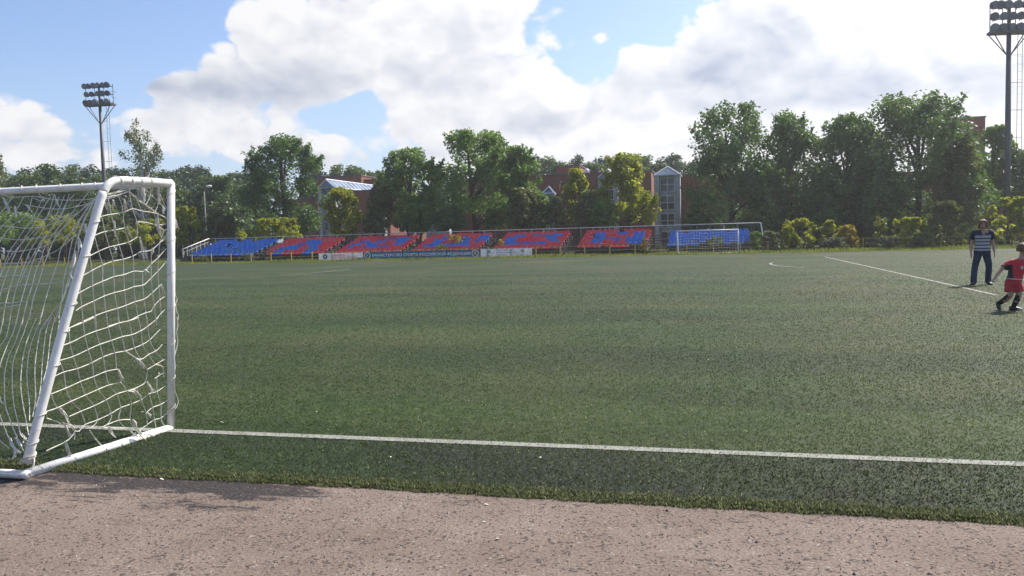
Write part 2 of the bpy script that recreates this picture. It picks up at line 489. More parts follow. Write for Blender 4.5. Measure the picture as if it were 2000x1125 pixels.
# short blades: thick near the camera, thinning with distance
rng = np.random.default_rng(7)
def blades():
    C, Hh, Wd, colr = [], [], [], []
    S, T, H, W = [], [], [], []
    n = 470000
    y = np.exp(rng.uniform(math.log(3.9), math.log(48.0), n))      # thinning with distance
    x = y * rng.uniform(-0.68, 0.68, n)
    s, t = x * E1[0] + y * E1[1], x * E2[0] + y * E2[1]
    k = (t > EDGE_T + .02) & (t < FAR_T)
    s, t, y = s[k], t[k], y[k]
    fade = np.clip((50 - y) / 30, .35, 1)
    S.append(s); T.append(t); H.append((.012 + .00012 * y) * fade * rng.uniform(.5, 1.3, len(s))); W.append((.0022 + .00055 * y) * rng.uniform(.7, 1.3, len(s)))
    # upstanding fringe along the cut edge of the turf
    n = 44000
    s = rng.uniform(-8.5, 5.5, n)
    wob = 0.008 * np.sin(s * 2.1) + 0.006 * np.sin(s * 11.7 + 1) + 0.005 * np.sin(s * 29)
    S.append(s); T.append(EDGE_T + np.where(rng.uniform(0, 1, n) < .5, rng.uniform(-0.04, 0.01, n), rng.uniform(-.01, .12, n)) + wob); H.append(rng.uniform(0.010, 0.028, n)); W.append(rng.uniform(.0035, .006, n))
    nf = n
    S, T, H, W = (np.concatenate(q) for q in (S, T, H, W))
    n = len(S)
    fr = np.zeros(n, bool); fr[-nf:] = True
    patch = 0.5 + 0.38 * np.sin(S * .9 + 1.5 * np.sin(T * .5)) * np.sin(T * .8 + 1.3 * np.sin(S * .6)) + .12 * np.sin(S * 1.7 + 2 * np.sin(T * 1.1)) * np.sin(T * 2.3 + 1.3 * np.sin(S * .9))
    # the pile lies over in patches
    lean_a = rng.uniform(0, 2 * math.pi, n)
    lean = np.where(np.arange(n) >= n - nf, rng.uniform(.2, 1.0, n), rng.uniform(.6, 2.2, n)) * H
    base = E1[None, :] * S[:, None] + E2[None, :] * T[:, None]
    base[:, 2] = np.where(fr & (T < EDGE_T), 0.0, ZT - 0.001)
    tip = base + np.stack([np.cos(lean_a) * lean, np.sin(lean_a) * lean, H * 0.9], 1)
    wa = rng.uniform(0, 2 * math.pi, n)
    side = np.stack([np.cos(wa), np.sin(wa), 0 * wa], 1) * (W / 2)[:, None]
    mid = base * .45 + tip * .55 + np.array([0, 0, 1.0]) * (H * .12)[:, None]
    v = np.stack([base - side, base + side, mid + side * .8, tip, mid - side * .8], 1).reshape(-1, 3)
    g = rng.uniform(0, 1, n)
    c = np.where((g < .5)[:, None], np.array([.043, .074, .024]), np.array([.064, .090, .032]))
    c = np.where((g > .78)[:, None], np.array([.092, .112, .046]), c)
    c = np.where((g > .955)[:, None], np.array([.27, .265, .17]), c)
    c = c * (0.74 + .5 * patch)[:, None] * rng.uniform(.8, 1.2, n)[:, None]
    band = .16 * np.sin(T * 1.15 + .8 * np.sin(S * .21)) + .10 * np.sin(T * 2.9 + 1.1 * np.sin(S * .33 + 1)) + .08 * np.sin(S * .5 + T * .35)
    c = c * (1 + band)[:, None]
    brown = np.clip(np.sin(S * .55 + 2.1 * np.sin(T * .31 + .7)) * np.sin(T * .43 + 1.7 * np.sin(S * .27)) * 1.6, 0, 1)[:, None]
    c = c * (1 - .35 * brown) + np.array([.086, .086, .050]) * .35 * brown * (c.mean(1) / .055)[:, None]
    strip = (T < LINE_T - .06) & ~fr
    c = np.where(strip[:, None], c * np.where(g > .86, 1.25, np.clip(.78 - .10 * (S + 2) + .5 * (patch - .5), .32, .95))[:, None], c)
    c = np.where(fr[:, None], np.where((g > .62)[:, None], np.array([.30, .29, .23]), np.array([.14, .15, .095])) * rng.uniform(.35, 1.25, n)[:, None], c)
    inl = np.abs(T - LINE_T + .006 * np.sin(S * 9)) < .054
    inl |= (np.abs(S - (5.05 + (48 - T) * .016)) < .066) & (T > 19.9)
    wear = rng.uniform(0, 1, n) < .86
    c = np.where((inl & wear)[:, None], np.array([.36, .33, .45]) * rng.uniform(.45, 1.1, n)[:, None], c)
    me = np_mesh('grass', v, 5, col=c * np.array([.98, 1.06, .68]))
    m, w, b = principled('turf_blade')
    at = w.new('ShaderNodeAttribute', attribute_name='shade')
    w.put(b.inputs['Base Color'], at.outputs['Color'])
    b.inputs['Roughness'].default_value = 0.5
    b.inputs['Specular IOR Level'].default_value = 0.12
    tl = w.new('ShaderNodeBsdfTranslucent'); w.put(tl.inputs['Color'], at.outputs['Color'])
    mx = w.new('ShaderNodeMixShader'); mx.inputs[0].default_value = 0.45
    m.node_tree.links.new(b.outputs[0], mx.inputs[1]); m.node_tree.links.new(tl.outputs[0], mx.inputs[2])
    m.node_tree.links.new(mx.outputs[0], m.node_tree.nodes['Material Output'].inputs[0])
    o = link('grass', me, m)
    tag(o, 'short plastic green blades of the artificial turf pitch', 'grass', kind='stuff')
blades()
def gravel():
    n = 9000
    t = rng.uniform(1.2, EDGE_T - .02, n); s = rng.uniform(-5.5, 4.5, n)
    r = rng.uniform(.0022, .0062, n) * np.where(rng.uniform(0, 1, n) > .985, 1.9, 1.0)
    base = E1[None, :] * s[:, None] + E2[None, :] * t[:, None]; base[:, 2] = .001
    a = rng.uniform(0, 6.28, n)
    vs = []
    for k in range(3):
        q = base.copy(); q[:, 0] += r * np.cos(a + k * 2.09); q[:, 1] += r * np.sin(a + k * 2.09); vs.append(q)
    top = base.copy(); top[:, 2] += r * rng.uniform(.6, 1.1, n)
    tri = np.concatenate([np.stack([vs[i], vs[(i + 1) % 3], top], 1) for i in range(3)], 0).reshape(-1, 3)
    g = rng.uniform(0, 1, n)
    c = np.where((g < .55)[:, None], np.array([.06, .05, .048]), np.array([.30, .25, .21]))
    c = np.where((g > .96)[:, None], np.array([.6, .56, .5]), c)
    me = np_mesh('gravel', tri, 3, col=np.concatenate([c] * 3, 0))
    m, w, b = principled('grit')
    at = w.new('ShaderNodeAttribute', attribute_name='shade'); w.put(b.inputs['Base Color'], at.outputs['Color']); b.inputs['Roughness'].default_value = .9
    tag(link('gravel', me, m), 'loose dark and pale grit strewn over the beige track', 'gravel', kind='stuff')
gravel()
def litter():
    """pale fallen leaf scraps on turf and track"""
    n = 70
    y = rng.uniform(0, 1, n) ** 1.6
    t = EDGE_T - 1.8 + y * 22; s = rng.uniform(-.55, .62, n) * (t + .5) - t * .26
    base = E1[None, :] * s[:, None] + E2[None, :] * t[:, None]; base[:, 2] = np.where(t > EDGE_T, ZT + .022, .006)
    a = rng.uniform(0, 6.28, n); L = rng.uniform(.006, .017, n)
    u = np.stack([np.cos(a), np.sin(a), 0 * a + .3], 1) * L[:, None]; v = np.stack([-np.sin(a), np.cos(a), 0 * a + .1], 1) * (L * .6)[:, None]
    q = np.stack([base - u, base - v, base + u, base + v], 1).reshape(-1, 3)
    me = np_mesh('leaf_litter', q, 4)
    tag(link('leaf_litter', me, mat('dry_leaf', (.62, .60, .48), .7)), 'tiny pale fallen leaf scraps scattered on turf and track', 'litter', kind='stuff')
litter()
# ------------------------------------------------------------------ the near goal
def goal_paint():
    m, w, b = principled('white_paint')
    co = w.new('ShaderNodeTexCoord').outputs['Object']
    sep = w.new('ShaderNodeSeparateXYZ'); w.put(sep.inputs[0], co)
    n1, n2, n3 = w.noise(co, 3.0, 6, .65), w.noise(co, 26.0, 5, .7), w.noise(co, 70.0, 3, .6)
    c = w.mix(w.ramp(n1, .35, .7), (.66, .65, .61), (.78, .775, .75))
    grime = w.m('MULTIPLY', w.ramp(n2, .52, .66), w.ramp(sep.outputs[2], .55, .02, .18, .75))
    c = w.mix(grime, c, (.36, .32, .26))
    chip = w.m('MULTIPLY', w.ramp(n3, .66, .70), w.ramp(n1, .5, .6))
    c = w.mix(chip, c, (.20, .12, .07))
    w.put(b.inputs['Base Color'], c); b.inputs['Roughness'].default_value = .45
    bp = w.new('ShaderNodeBump'); bp.inputs['Strength'].default_value = .25; bp.inputs['Distance'].default_value = .004
    w.put(bp.inputs['Height'], n2); w.put(b.inputs['Normal'], bp.outputs[0])
    MATS['white_paint'] = m
    return m
WHITE = goal_paint()
ROPE = None
def rope_mat():
    m, w, b = principled('net_rope')
    co = w.new('ShaderNodeTexCoord').outputs['Object']
    c = w.mix(w.ramp(w.noise(co, 28, 4, .6), .3, .7), (.60, .57, .49), (.84, .82, .75))
    w.put(b.inputs['Base Color'], c); b.inputs['Roughness'].default_value = .85
    tl = w.new('ShaderNodeBsdfTranslucent'); w.put(tl.inputs['Color'], c)
    mx = w.new('ShaderNodeMixShader'); mx.inputs[0].default_value = .22
    m.node_tree.links.new(b.outputs[0], mx.inputs[1]); m.node_tree.links.new(tl.outputs[0], mx.inputs[2])
    m.node_tree.links.new(mx.outputs[0], m.node_tree.nodes['Material Output'].inputs[0])
    return m
ROPE = rope_mat()
def near_goal():
    base = gnd(334, 838, ZT)
    top = lift(334, 357, P(-4.42, LINE_T + .04), E2)          # the old frame leans a little
    HG = top[2]
    back = gnd(47, 927, .03)
    root = thing('football_goal', 'white tubular football goal with torn rope net on the near touchline', 'goal', base)
    R = .030
    # far frame of the same goal, five metres along the line (outside the photograph)
    far = -E1 * 5.0
    bend0 = lift(262, 352.5, top, np.cross(top - back, top - base)) if False else None
    nside = np.cross(base - back, top - base)
    nside = nside / np.linalg.norm(nside)
    def on_side(x, y, off=0.0):
        return lift(x, y, base, nside) + nside * off
    b1 = on_side(232, 352)
    mb = MB()
    mb.tube([base - EZ * .02, top], R, 14)
    mb.build('front_post', WHITE, root, True)
    # bent side tube: post head, back along the top, down the slope to the ground
    pts = [top - EZ * .005, on_side(290, 354.5), on_side(248, 352.5), on_side(226, 353), on_side(211, 361), on_side(202, 376), on_side(193, 402), on_side(120, 655), on_side(52, 905)]
    MB().tube([p for p in catmull(pts, 5)], R, 14).build('side_tube', WHITE, root, True)
    MB().tube([back, base + (back - base) * .0 + EZ * .012], R * 1.04, 14).build('ground_tube', WHITE, root, True)
    MB().tube([top, top + far - EZ * .015 + E2 * .0], R * .98, 14).build('crossbar', WHITE, root, True)
    MB().tube([back + E1 * .03, back + far], R * .97, 14).build('back_ground_tube', WHITE, root, True)
    MB().tube([base + far, top + far - EZ * .015], R * .96, 14).build('front_post', WHITE, root, True)
    MB().tube([q + far for q in catmull(pts, 5)], R * .94, 14).build('side_tube', WHITE, root, True)
    MB().tube([back + far, base + far + EZ * .012], R * .95, 14).build('ground_tube', WHITE, root, True)
    # ---- side net, knot by knot
    A = lambda L: [(150 + x / 3.75, 340 + y / 3.75) for x, y in L]
    B = lambda L: [(100 + x / 3.407, 620 + y / 3.407) for x, y in L]
    side = [A(q) for q in [
        [(110, 350), (140, 450), (170, 565), (200, 665), (200, 780), (212, 890), (225, 1010), (240, 1115)],
        [(165, 230), (190, 310), (215, 425), (245, 530), (275, 640), (280, 750), (285, 865), (305, 985), (320, 1090)],
        [(240, 180), (262, 295), (290, 410), (318, 518), (350, 625), (352, 738), (360, 850), (370, 960), (390, 1075)],
        [(310, 160), (340, 235), (358, 395), (390, 497), (420, 603), (425, 712), (425, 825), (437, 935), (455, 1040)],
        [(390, 130), (415, 255), (447, 350), (450, 462)],
        [(495, 715), (495, 812), (505, 915), (517, 1015), (530, 1110)],
        [(400, 150), (450, 185), (485, 270), (510, 340)],
        [(550, 560), (550, 660), (550, 760), (560, 870), (572, 968), (590, 1110)],
        [(460, 195), (510, 225), (575, 280), (590, 375)],
        [(650, 415), (620, 500), (610, 605), (605, 700), (610, 820), (620, 915), (630, 1045)],
        [(75, 540), (100, 615), (118, 710), (120, 820), (130, 930), (140, 1040), (150, 1125)],
        [(35, 760), (35, 865), (45, 970), (55, 1080)],
        [(100, 355), (190, 310), (262, 295), (355, 278), (415, 255), (485, 272), (570, 285), (665, 322)],
        [(55, 505), (140, 450), (215, 422), (290, 410), (358, 395)],
        [(75, 615), (170, 565), (245, 535), (318, 518), (390, 497), (450, 462)],
        [(40, 755), (118, 710), (200, 668), (275, 640), (350, 625), (420, 603), (480, 570), (550, 560), (615, 508), (665, 450)],
        [(0, 885), (35, 865), (118, 820), (200, 785), (280, 752), (352, 738), (425, 712), (500, 712), (550, 660), (605, 610), (660, 545)],
        [(0, 1000), (45, 970), (130, 930), (212, 892), (285, 868), (360, 850), (425, 825), (495, 812), (550, 760), (605, 705), (660, 640)],
        [(-30, 1120), (55, 1080), (140, 1040), (225, 1008), (305, 985), (370, 962), (437, 935), (505, 915), (560, 870), (630, 805)],
        [(240, 1115), (320, 1090), (390, 1075), (455, 1040), (517, 1015), (550, 1005), (570, 968), (610, 925), (655, 895)],
        [(447, 352), (515, 355), (590, 378), (650, 415)], [(590, 375), (650, 370), (710, 352)], [(650, 415), (690, 380), (712, 340)],
        [(530, 1110), (572, 1080), (620, 1025), (655, 990)], [(665, 470), (620, 500)],
        # the bunched top edge
        [(150, 192), (230, 180), (310, 162), (390, 128), (455, 185), (570, 270), (665, 320)],
        [(395, 132), (430, 165), (510, 225), (600, 290), (665, 325)], [(475, 72), (560, 160), (660, 255)], [(600, 100), (632, 190), (662, 250)],
        [(530, 62), (545, 130), (530, 190), (510, 222)], [(400, 42), (392, 130)], [(170, 165), (260, 140), (340, 110), (385, 98)],
        [(190, 172), (280, 160), (350, 142), (390, 130)], [(205, 158), (300, 130), (360, 118), (470, 90)], [(240, 200), (250, 165), (300, 140)],
        [(575, 280), (600, 215), (592, 110)], [(240, 150), (330, 128), (395, 110), (520, 95)]]]
    side += [B(q) for q in [
        [(40, 210), (50, 250), (95, 365), (110, 468), (145, 555), (207, 625), (240, 710)], [(5, 450), (15, 520), (50, 600), (120, 675), (160, 755)],
        [(125, 0), (135, 165), (157, 260), (185, 345), (205, 425), (237, 515), (293, 588), (318, 685), (270, 740)],
        [(213, 0), (228, 120), (250, 215), (278, 305), (287, 395), (318, 480), (370, 550), (405, 655), (375, 715)],
        [(297, 0), (308, 90), (332, 180), (355, 265), (370, 360), (392, 450), (442, 510), (470, 600), (457, 685), (520, 750)],
        [(378, 0), (385, 65), (407, 155), (432, 238), (440, 340)], [(452, 0), (458, 38), (482, 128), (500, 225)],
        [(520, 0), (545, 115), (562, 205), (600, 275), (645, 345)], [(585, 0), (607, 88), (617, 182), (655, 245), (700, 315)],
        [(645, 0), (665, 150), (700, 220), (755, 285)], [(470, 430), (510, 490), (540, 575), (530, 680), (555, 735)],
        [(575, 470), (605, 550), (640, 640), (645, 725)], [(655, 510), (680, 600), (692, 690), (715, 790)],
        [(710, 410), (710, 495), (735, 580), (740, 690), (778, 735)], [(700, 315), (745, 330), (752, 400)],
        [(50, 95), (125, 70), (215, 35), (290, 0)], [(70, 190), (140, 165), (228, 120), (305, 90), (385, 65), (455, 38), (525, 22), (585, 0)],
        [(45, 292), (155, 260), (250, 215), (330, 180), (405, 155), (482, 128), (545, 115), (605, 88), (660, 50), (720, 0)],
        [(10, 405), (95, 365), (185, 342), (275, 305), (355, 265), (430, 238), (500, 225), (560, 205), (615, 182), (665, 150), (735, 80)],
        [(5, 510), (110, 468), (205, 425), (285, 395), (370, 360), (445, 345)], [(500, 225), (550, 260), (600, 280), (655, 245), (705, 220), (742, 180)],
        [(-30, 628), (50, 600), (145, 555), (237, 515), (315, 480), (390, 450), (470, 432)], [(645, 348), (700, 315), (768, 275)],
        [(125, 660), (205, 625), (293, 588), (370, 550), (442, 510), (510, 490), (575, 468), (632, 430), (645, 350)],
        [(165, 755), (195, 758), (235, 715), (315, 685), (400, 645), (470, 603), (540, 578), (605, 550), (660, 510), (710, 495), (772, 455)],
        [(375, 715), (455, 685), (530, 680)], [(635, 640), (680, 600), (735, 580), (795, 540)], [(600, 750), (690, 685), (740, 670), (792, 625)],
        [(700, 408), (740, 380), (766, 370)], [(260, 750), (300, 810), (345, 858), (385, 900)], [(-30, 888), (10, 870), (110, 820), (160, 760), (140, 720), (75, 700)],
        [(-20, 672), (35, 690), (75, 710)], [(375, 715), (355, 735), (500, 738), (520, 750)], [(165, 755), (165, 815)]]]
    prng = random.Random(3)
    def net(name, strands, place, r=.0036, knots=True):
        mb = MB()
        for q in strands:
            off = prng.uniform(-.006, .006)
            pts = [place(x, y, off) for x, y in q]
            mb.tube(catmull(pts, 3), r, 4)
            if knots:
                for kp in pts[1:-1]:
                    k = r * 2.0
                    mb.add([kp + (k, 0, 0), kp - (k, 0, 0), kp + (0, k, 0), kp - (0, k, 0), kp + (0, 0, k), kp - (0, 0, k)],
                           [(0, 2, 4), (2, 1, 4), (1, 3, 4), (3, 0, 4), (2, 0, 5), (1, 2, 5), (3, 1, 5), (0, 3, 5)])
        return mb.build(name, ROPE, root)
    sn = net('side_net', side, lambda x, y, o: on_side(x, y, o - .01))
    def tuft(parent, q, place, n=5, w=.014):
        mb = MB()
        pts = [place(x, y, .01) for x, y in q]
        for k in range(n):
            o = [np.array([prng.uniform(-w, w), prng.uniform(-w, w), prng.uniform(-w, w)]) * (.3 + .9 * i / (len(pts) - 1)) for i in range(len(pts))]
            pp = catmull([p + d for p, d in zip(pts, o)], 3)
            mb.tube(pp[:max(3, len(pp) - prng.randint(0, 2))], [.005, .0055, .003], 4)
        return mb.build('frayed_end', ROPE, parent)
    for q in [A(z) for z in [[(340, 185), (348, 230), (362, 285)], [(362, 390), (378, 430), (398, 470)], [(455, 465), (465, 510), (480, 555), (502, 632)],
                             [(190, 190), (200, 225), (222, 255)], [(268, 345), (272, 420), (272, 520)], [(585, 300), (590, 395), (606, 460)], [(490, 700), (512, 730)],
                             [(593, 95), (600, 150), (598, 230)], [(465, 95), (475, 140), (490, 192)], [(258, 190), (268, 250)], [(625, 235), (630, 290)], [(612, 810), (638, 860)],
                             [(548, 545), (556, 580)], [(438, 350), (440, 372)], [(712, 330), (716, 360), (722, 395)]]] + \
             [B(z) for z in [[(550, 265), (580, 300), (616, 337)], [(440, 345), (452, 385), (472, 425)], [(505, 490), (540, 490), (578, 520)], [(632, 430), (650, 465), (676, 497)],
                             [(535, 680), (548, 705), (566, 738)], [(372, 725), (395, 760), (432, 800)], [(635, 635), (655, 662)], [(55, 605), (80, 645), (122, 690)],
                             [(78, 705), (95, 750), (122, 798)], [(85, 825), (105, 880), (125, 930)], [(520, 755), (560, 790), (640, 800), (660, 780)], [(570, 740), (610, 800)]]]:
        tuft(sn, q, on_side)
    # slack rope looped over the ground tube
    for z in [[(600, 780), (640, 830), (690, 856), (722, 830), (728, 790)], [(530, 745), (580, 800), (660, 850), (700, 845), (712, 790)], [(525, 760), (540, 790), (600, 770), (650, 790)]]:
        MB().tube(catmull([on_side(x, y, .05) for x, y in B(z)], 4), .0048, 4).build('loose_rope', ROPE, sn)
    # lashings round the tubes
    def lash(parent, a, b, n, rr, turns=1.0, slack=.004):
        for k in range(n):
            u = (k + .5 + prng.uniform(-.2, .2)) / n
            c = a + (b - a) * u
            d = (b - a) / np.linalg.norm(b - a)
            h = np.cross(d, EZ if abs(d[2]) < .9 else E1); h /= np.linalg.norm(h); g = np.cross(d, h)
            pts = [c + (math.cos(w_) * h + math.sin(w_) * g) * (rr + slack) + d * .11 * (w_ / 6.283 - .5) for w_ in np.linspace(0, 6.283 * turns, 12)]
            MB().tube(pts, .0030, 4).build('lashing', ROPE, parent)
    lash(sn, base, top, 7, R, 1.1)
    lash(sn, on_side(193, 402), on_side(52, 905), 7, R, 1.05)
    lash(sn, back, base, 6, R, 1.0)
    lash(sn, on_side(300, 354.5), on_side(226, 353), 4, R, 1.0)
    for k in range(3):
        lash(sn, on_side(60, 878), on_side(57, 888), 2, R + .004 * k, 1.2)
    q = [(712, 470), (705, 560), (712, 690), (710, 800), (712, 880), (726, 915), (716, 950), (722, 1000), (735, 1040), (728, 1080), (738, 1115)]
    MB().tube(catmull([on_side(x, y, .0) + E1 * .012 for x, y in A(q)], 3), .0035, 4).build('loose_rope', ROPE, sn)
    q = [(830, 0), (832, 60), (826, 100), (834, 170), (812, 260), (818, 330), (800, 420), (820, 500), (838, 560), (815, 610)]
    MB().tube(catmull([on_side(x, y, .0) + E1 * .012 for x, y in B(q)], 3), .0038, 4).build('loose_rope', ROPE, sn)
    # ---- back net: from the crossbar down to the rear tube
    nb = np.cross(E1, back - top); nb = nb / np.linalg.norm(nb)
    def on_back(x, y, off=0.0):
        return lift(x, y, top, nb) + nb * off
    A2 = lambda L: [(x / 3.75, 340 + y / 3.75) for x, y in L]
    B2 = lambda L: [(x / 3.409, 620 + y / 3.409) for x, y in L]
    bk = [A2(q) for q in [
        [(690, 190), (640, 290), (590, 420), (575, 470), (570, 600), (520, 740), (460, 920), (380, 1020), (325, 1115)],
        [(690, 190), (600, 320), (530, 500), (500, 660), (470, 780), (460, 900), (440, 1020), (435, 1060)],
        [(680, 200), (580, 330), (450, 535), (425, 630), (390, 730), (350, 850), (310, 1000), (285, 1100)],
        [(700, 175), (560, 300), (480, 380), (395, 490), (350, 600), (320, 680), (285, 800), (250, 900), (215, 1070)],
        [(690, 195), (610, 340), (555, 500), (540, 640), (500, 760), (455, 920), (400, 1080)],
        [(685, 210), (595, 400), (548, 560), (530, 690), (505, 820)],
        [(640, 140), (520, 290), (440, 375), (335, 520), (295, 630), (260, 710), (235, 810), (195, 940), (155, 1110)],
        [(545, 150), (485, 210), (435, 320), (345, 440), (285, 540), (240, 640), (205, 750), (170, 870), (145, 960), (112, 1110)],
        [(475, 155), (435, 255), (400, 325), (340, 385), (285, 465), (230, 550), (180, 670), (125, 820), (95, 950), (67, 1110)],
        [(395, 150), (345, 310), (235, 470), (175, 560), (130, 655), (90, 770), (65, 850), (35, 970), (15, 1110)],
        [(370, 165), (290, 290), (230, 395), (120, 565), (70, 680), (40, 750), (10, 850), (-30, 1000)],
        [(315, 160), (235, 325), (180, 395), (125, 480), (65, 565), (20, 680), (-30, 800)],
        [(240, 160), (190, 305), (80, 385), (0, 495), (-50, 590)], [(180, 165), (100, 300), (0, 400), (-60, 480)], [(100, 160), (40, 250), (-40, 330)],
        [(430, 160), (380, 260), (300, 350), (240, 420), (160, 500), (60, 620), (0, 740)], [(510, 150), (460, 290), (390, 390), (310, 490), (260, 570), (190, 700), (150, 800)],
        [(-60, 165), (0, 150), (100, 168), (250, 165), (330, 178), (420, 188), (560, 192), (690, 180)], [(180, 225), (240, 235), (330, 250), (435, 258), (540, 245), (640, 220), (700, 188)],
        [(100, 270), (190, 305), (240, 325), (340, 335), (435, 320), (550, 300), (690, 195)], [(-60, 390), (0, 382), (80, 385), (180, 398), (235, 395), (300, 390), (380, 370), (440, 345), (540, 320)],
        [(-60, 460), (0, 465), (125, 480), (230, 472), (285, 465), (400, 437), (500, 360)], [(-60, 560), (0, 560), (120, 565), (230, 550), (285, 540), (335, 520), (395, 490), (480, 455), (560, 380)],
        [(-60, 665), (0, 660), (130, 655), (185, 650), (240, 640), (350, 595), (450, 540), (560, 440)], [(-60, 760), (0, 755), (95, 745), (205, 755)],
        [(-60, 870), (0, 855), (130, 820), (235, 810), (415, 800), (470, 780)], [(-60, 955), (0, 945), (100, 940), (200, 930)], [(-60, 1000), (0, 985), (95, 968), (145, 960)],
        [(245, 175), (300, 195), (330, 178)], [(400, 150), (410, 190), (440, 255)], [(270, 120), (300, 165), (315, 195)]]]
    bk += [B2(q) for q in [
        [(15, 0), (0, 100), (-40, 180)], [(70, 0), (40, 130), (0, 190), (-40, 260)], [(110, 0), (90, 90), (45, 190), (0, 310), (-20, 420), (0, 550), (35, 580)],
        [(155, 0), (100, 170), (60, 250), (35, 350), (30, 420), (35, 580), (60, 660), (105, 780), (150, 870)],
        [(195, 0), (155, 120), (100, 260), (85, 350), (85, 470), (95, 580), (120, 690), (140, 780), (170, 810)],
        [(240, 0), (175, 160), (145, 300), (135, 450), (150, 580), (170, 680), (188, 780)], [(280, 0), (210, 180), (185, 330), (185, 440), (200, 570), (200, 690)],
        [(325, 0), (270, 80), (235, 270), (230, 400), (235, 540), (215, 660)], [(345, 0), (310, 80), (285, 270), (270, 480), (240, 600)], [(370, 0), (340, 130), (320, 310), (290, 430)],
        [(400, 0), (385, 100), (360, 220)], [(-40, 560), (0, 660), (30, 740), (60, 810), (100, 890), (140, 895)], [(105, 780), (130, 850), (155, 885)],
        [(-40, 780), (0, 820), (60, 870)]]]
    bn = net('back_net', bk, on_back, .0034)
    for q in [A2(z) for z in [[(20, 165), (40, 210), (58, 275)], [(105, 230), (112, 265), (122, 302)], [(180, 220), (205, 240), (215, 265)], [(575, 465), (578, 510), (575, 560)], [(545, 565), (535, 620), (520, 700)],
                              [(618, 360), (620, 420)], [(410, 180), (418, 225)], [(305, 160), (312, 205)], [(505, 720), (515, 770)]]] + \
             [B2(z) for z in [[(60, 800), (75, 850), (115, 895)], [(95, 800), (120, 845), (150, 870)], [(140, 770), (155, 800), (170, 815)], [(200, 900), (215, 950), (205, 1000)], [(205, 910), (185, 960), (180, 995)], [(90, 890), (85, 930), (62, 945)]]]:
        tuft(bn, q, on_back, 4)
    lash(bn, top - E1 * .15, top - E1 * 1.75, 8, R, 1.0)
    # the rest of the back net, outside the photograph, hangs in plain squares
    mb = MB()
    for k in range(24):
        s_ = 1.85 + k * .13
        a, b = top - E1 * s_, back - E1 * s_
        mb.tube([a, a * .5 + b * .5 + EZ * -.08 + nb * .05, b], .004, 4)
    for k in range(1, 17):
        u = k / 17.0
        mb.tube([top + (back - top) * u - E1 * s_ - EZ * .3 * u * (1 - u) for s_ in np.linspace(1.85, 4.98, 9)], .004, 4)
    mb.build('back_net', ROPE, root)
near_goal()
# ------------------------------------------------------------------ the far goal
def far_goal():
    T = 60.6
    sl_, _ = onT(1323, 497, T); sr_, _ = onT(1442, 494, T)
    H = .5 * (onT(1323, 451.5, T)[1] + onT(1442, 448.5, T)[1])
    root = thing('football_goal', 'small pale football goal with thin net in front of the blue seats', 'goal', P(sl_, T))
    m = mat('faded_white_tube', (.62, .63, .62), .45, .08)
    r = .048
    for s_ in (sl_, sr_):
        MB().tube([P(s_, T, -.02), P(s_, T, H)], r, 10).build('front_post', m, root, True)
        MB().tube([P(s_, T, H), P(s_, T + .7, H - .02), P(s_, T + 1.3, 0.03), P(s_, T, .03)], .028, 8).build('side_tube', m, root, True)
    MB().tube([P(sl_ - .05, T, H), P(sr_ + .05, T, H)], r, 10).build('crossbar', m, root, True)
    MB().tube([P(sl_, T + 1.3, .03), P(sr_, T + 1.3, .03)], .04, 8).build('back_ground_tube', m, root, True)
    mb = MB()
    for k in range(1, 22):
        s_ = sl_ + (sr_ - sl_) * k / 22
        mb.tube([P(s_, T, H), P(s_, T + .7, H - .08), P(s_, T + 1.0, H * .45), P(s_, T + 1.3, .04)], .004, 3)
    for k in range(1, 9):
        u = k / 9
        mb.tube([P(s_, T + .7 + .6 * u, H * (1 - u) - .05 * math.sin(s_ * 3)) for s_ in np.linspace(sl_, sr_, 9)], .004, 3)
        for s_ in (sl_, sr_):
            mb.tube([P(s_, T, H * u), P(s_, T + .7 + .6 * (1 - u), H * u)], .004, 3)
    mb.build('net', ROPE, root)
far_goal()
# ------------------------------------------------------------------ fence, banners
OCHRE = mat('ochre_paint', (.42, .30, .07), .6, .2)
def fences():
    T = 62.5
    def run(label, s0, s1, T, h, step):
        root = thing('low_fence', label, 'fence', P(s0, T))
        n = int((s1 - s0) / step)
        for k in range(n + 1):
            s_ = s0 + (s1 - s0) * k / n
            MB().fbox(s_ - .04, s_ + .04, T - .04, T + .04, -.05, h + .006 * (k % 3)).build('post', OCHRE, root)
        MB().tube([P(s0 - .1, T - .063, h - .05), P(s1 + .1, T - .063, h - .05)], .022, 6).build('rail', OCHRE, root)
        MB().tube([P(s0 - .1, T - .063, h * .5), P(s1 + .1, T - .063, h * .5)], .014, 6).build('rail', OCHRE, root)
        return root
    s0 = onT(375, 505, T)[0]
    s1 = onT(1500, 490, T)[0]
    run('low ochre post and rail fence along the front of the seat stand', s0, s1, T, .80, 1.86)
    a = onT(1540, 480, 66)[0]
    run('low ochre rail fence among the shrubs right of the stand', a, a + 34, 66, .85, 2.5)
    b = onT(-120, 500, 66)[0]
    run('low rusty rail fence behind the net left of the stand', b, b + 17.5, 66, .7, 2.2)
    return T
FENCE_T = fences()
def text_mesh(body, size, sx=1.0, offset=0.0):
    cu = bpy.data.curves.new('lettering', 'FONT')
    cu.body = body; cu.size = size; cu.extrude = .002; cu.align_x = 'LEFT'; cu.resolution_u = 2
    cu.offset = offset
    o = bpy.data.objects.new('lettering', cu)
    COL.objects.link(o)
    dg = bpy.context.evaluated_depsgraph_get()
    me = bpy.data.meshes.new_from_object(o.evaluated_get(dg))
    bpy.data.objects.remove(o)
    bpy.data.curves.remove(cu)
    co = np.empty(len(me.vertices) * 3); me.vertices.foreach_get('co', co); co = co.reshape(-1, 3)
    return me, co
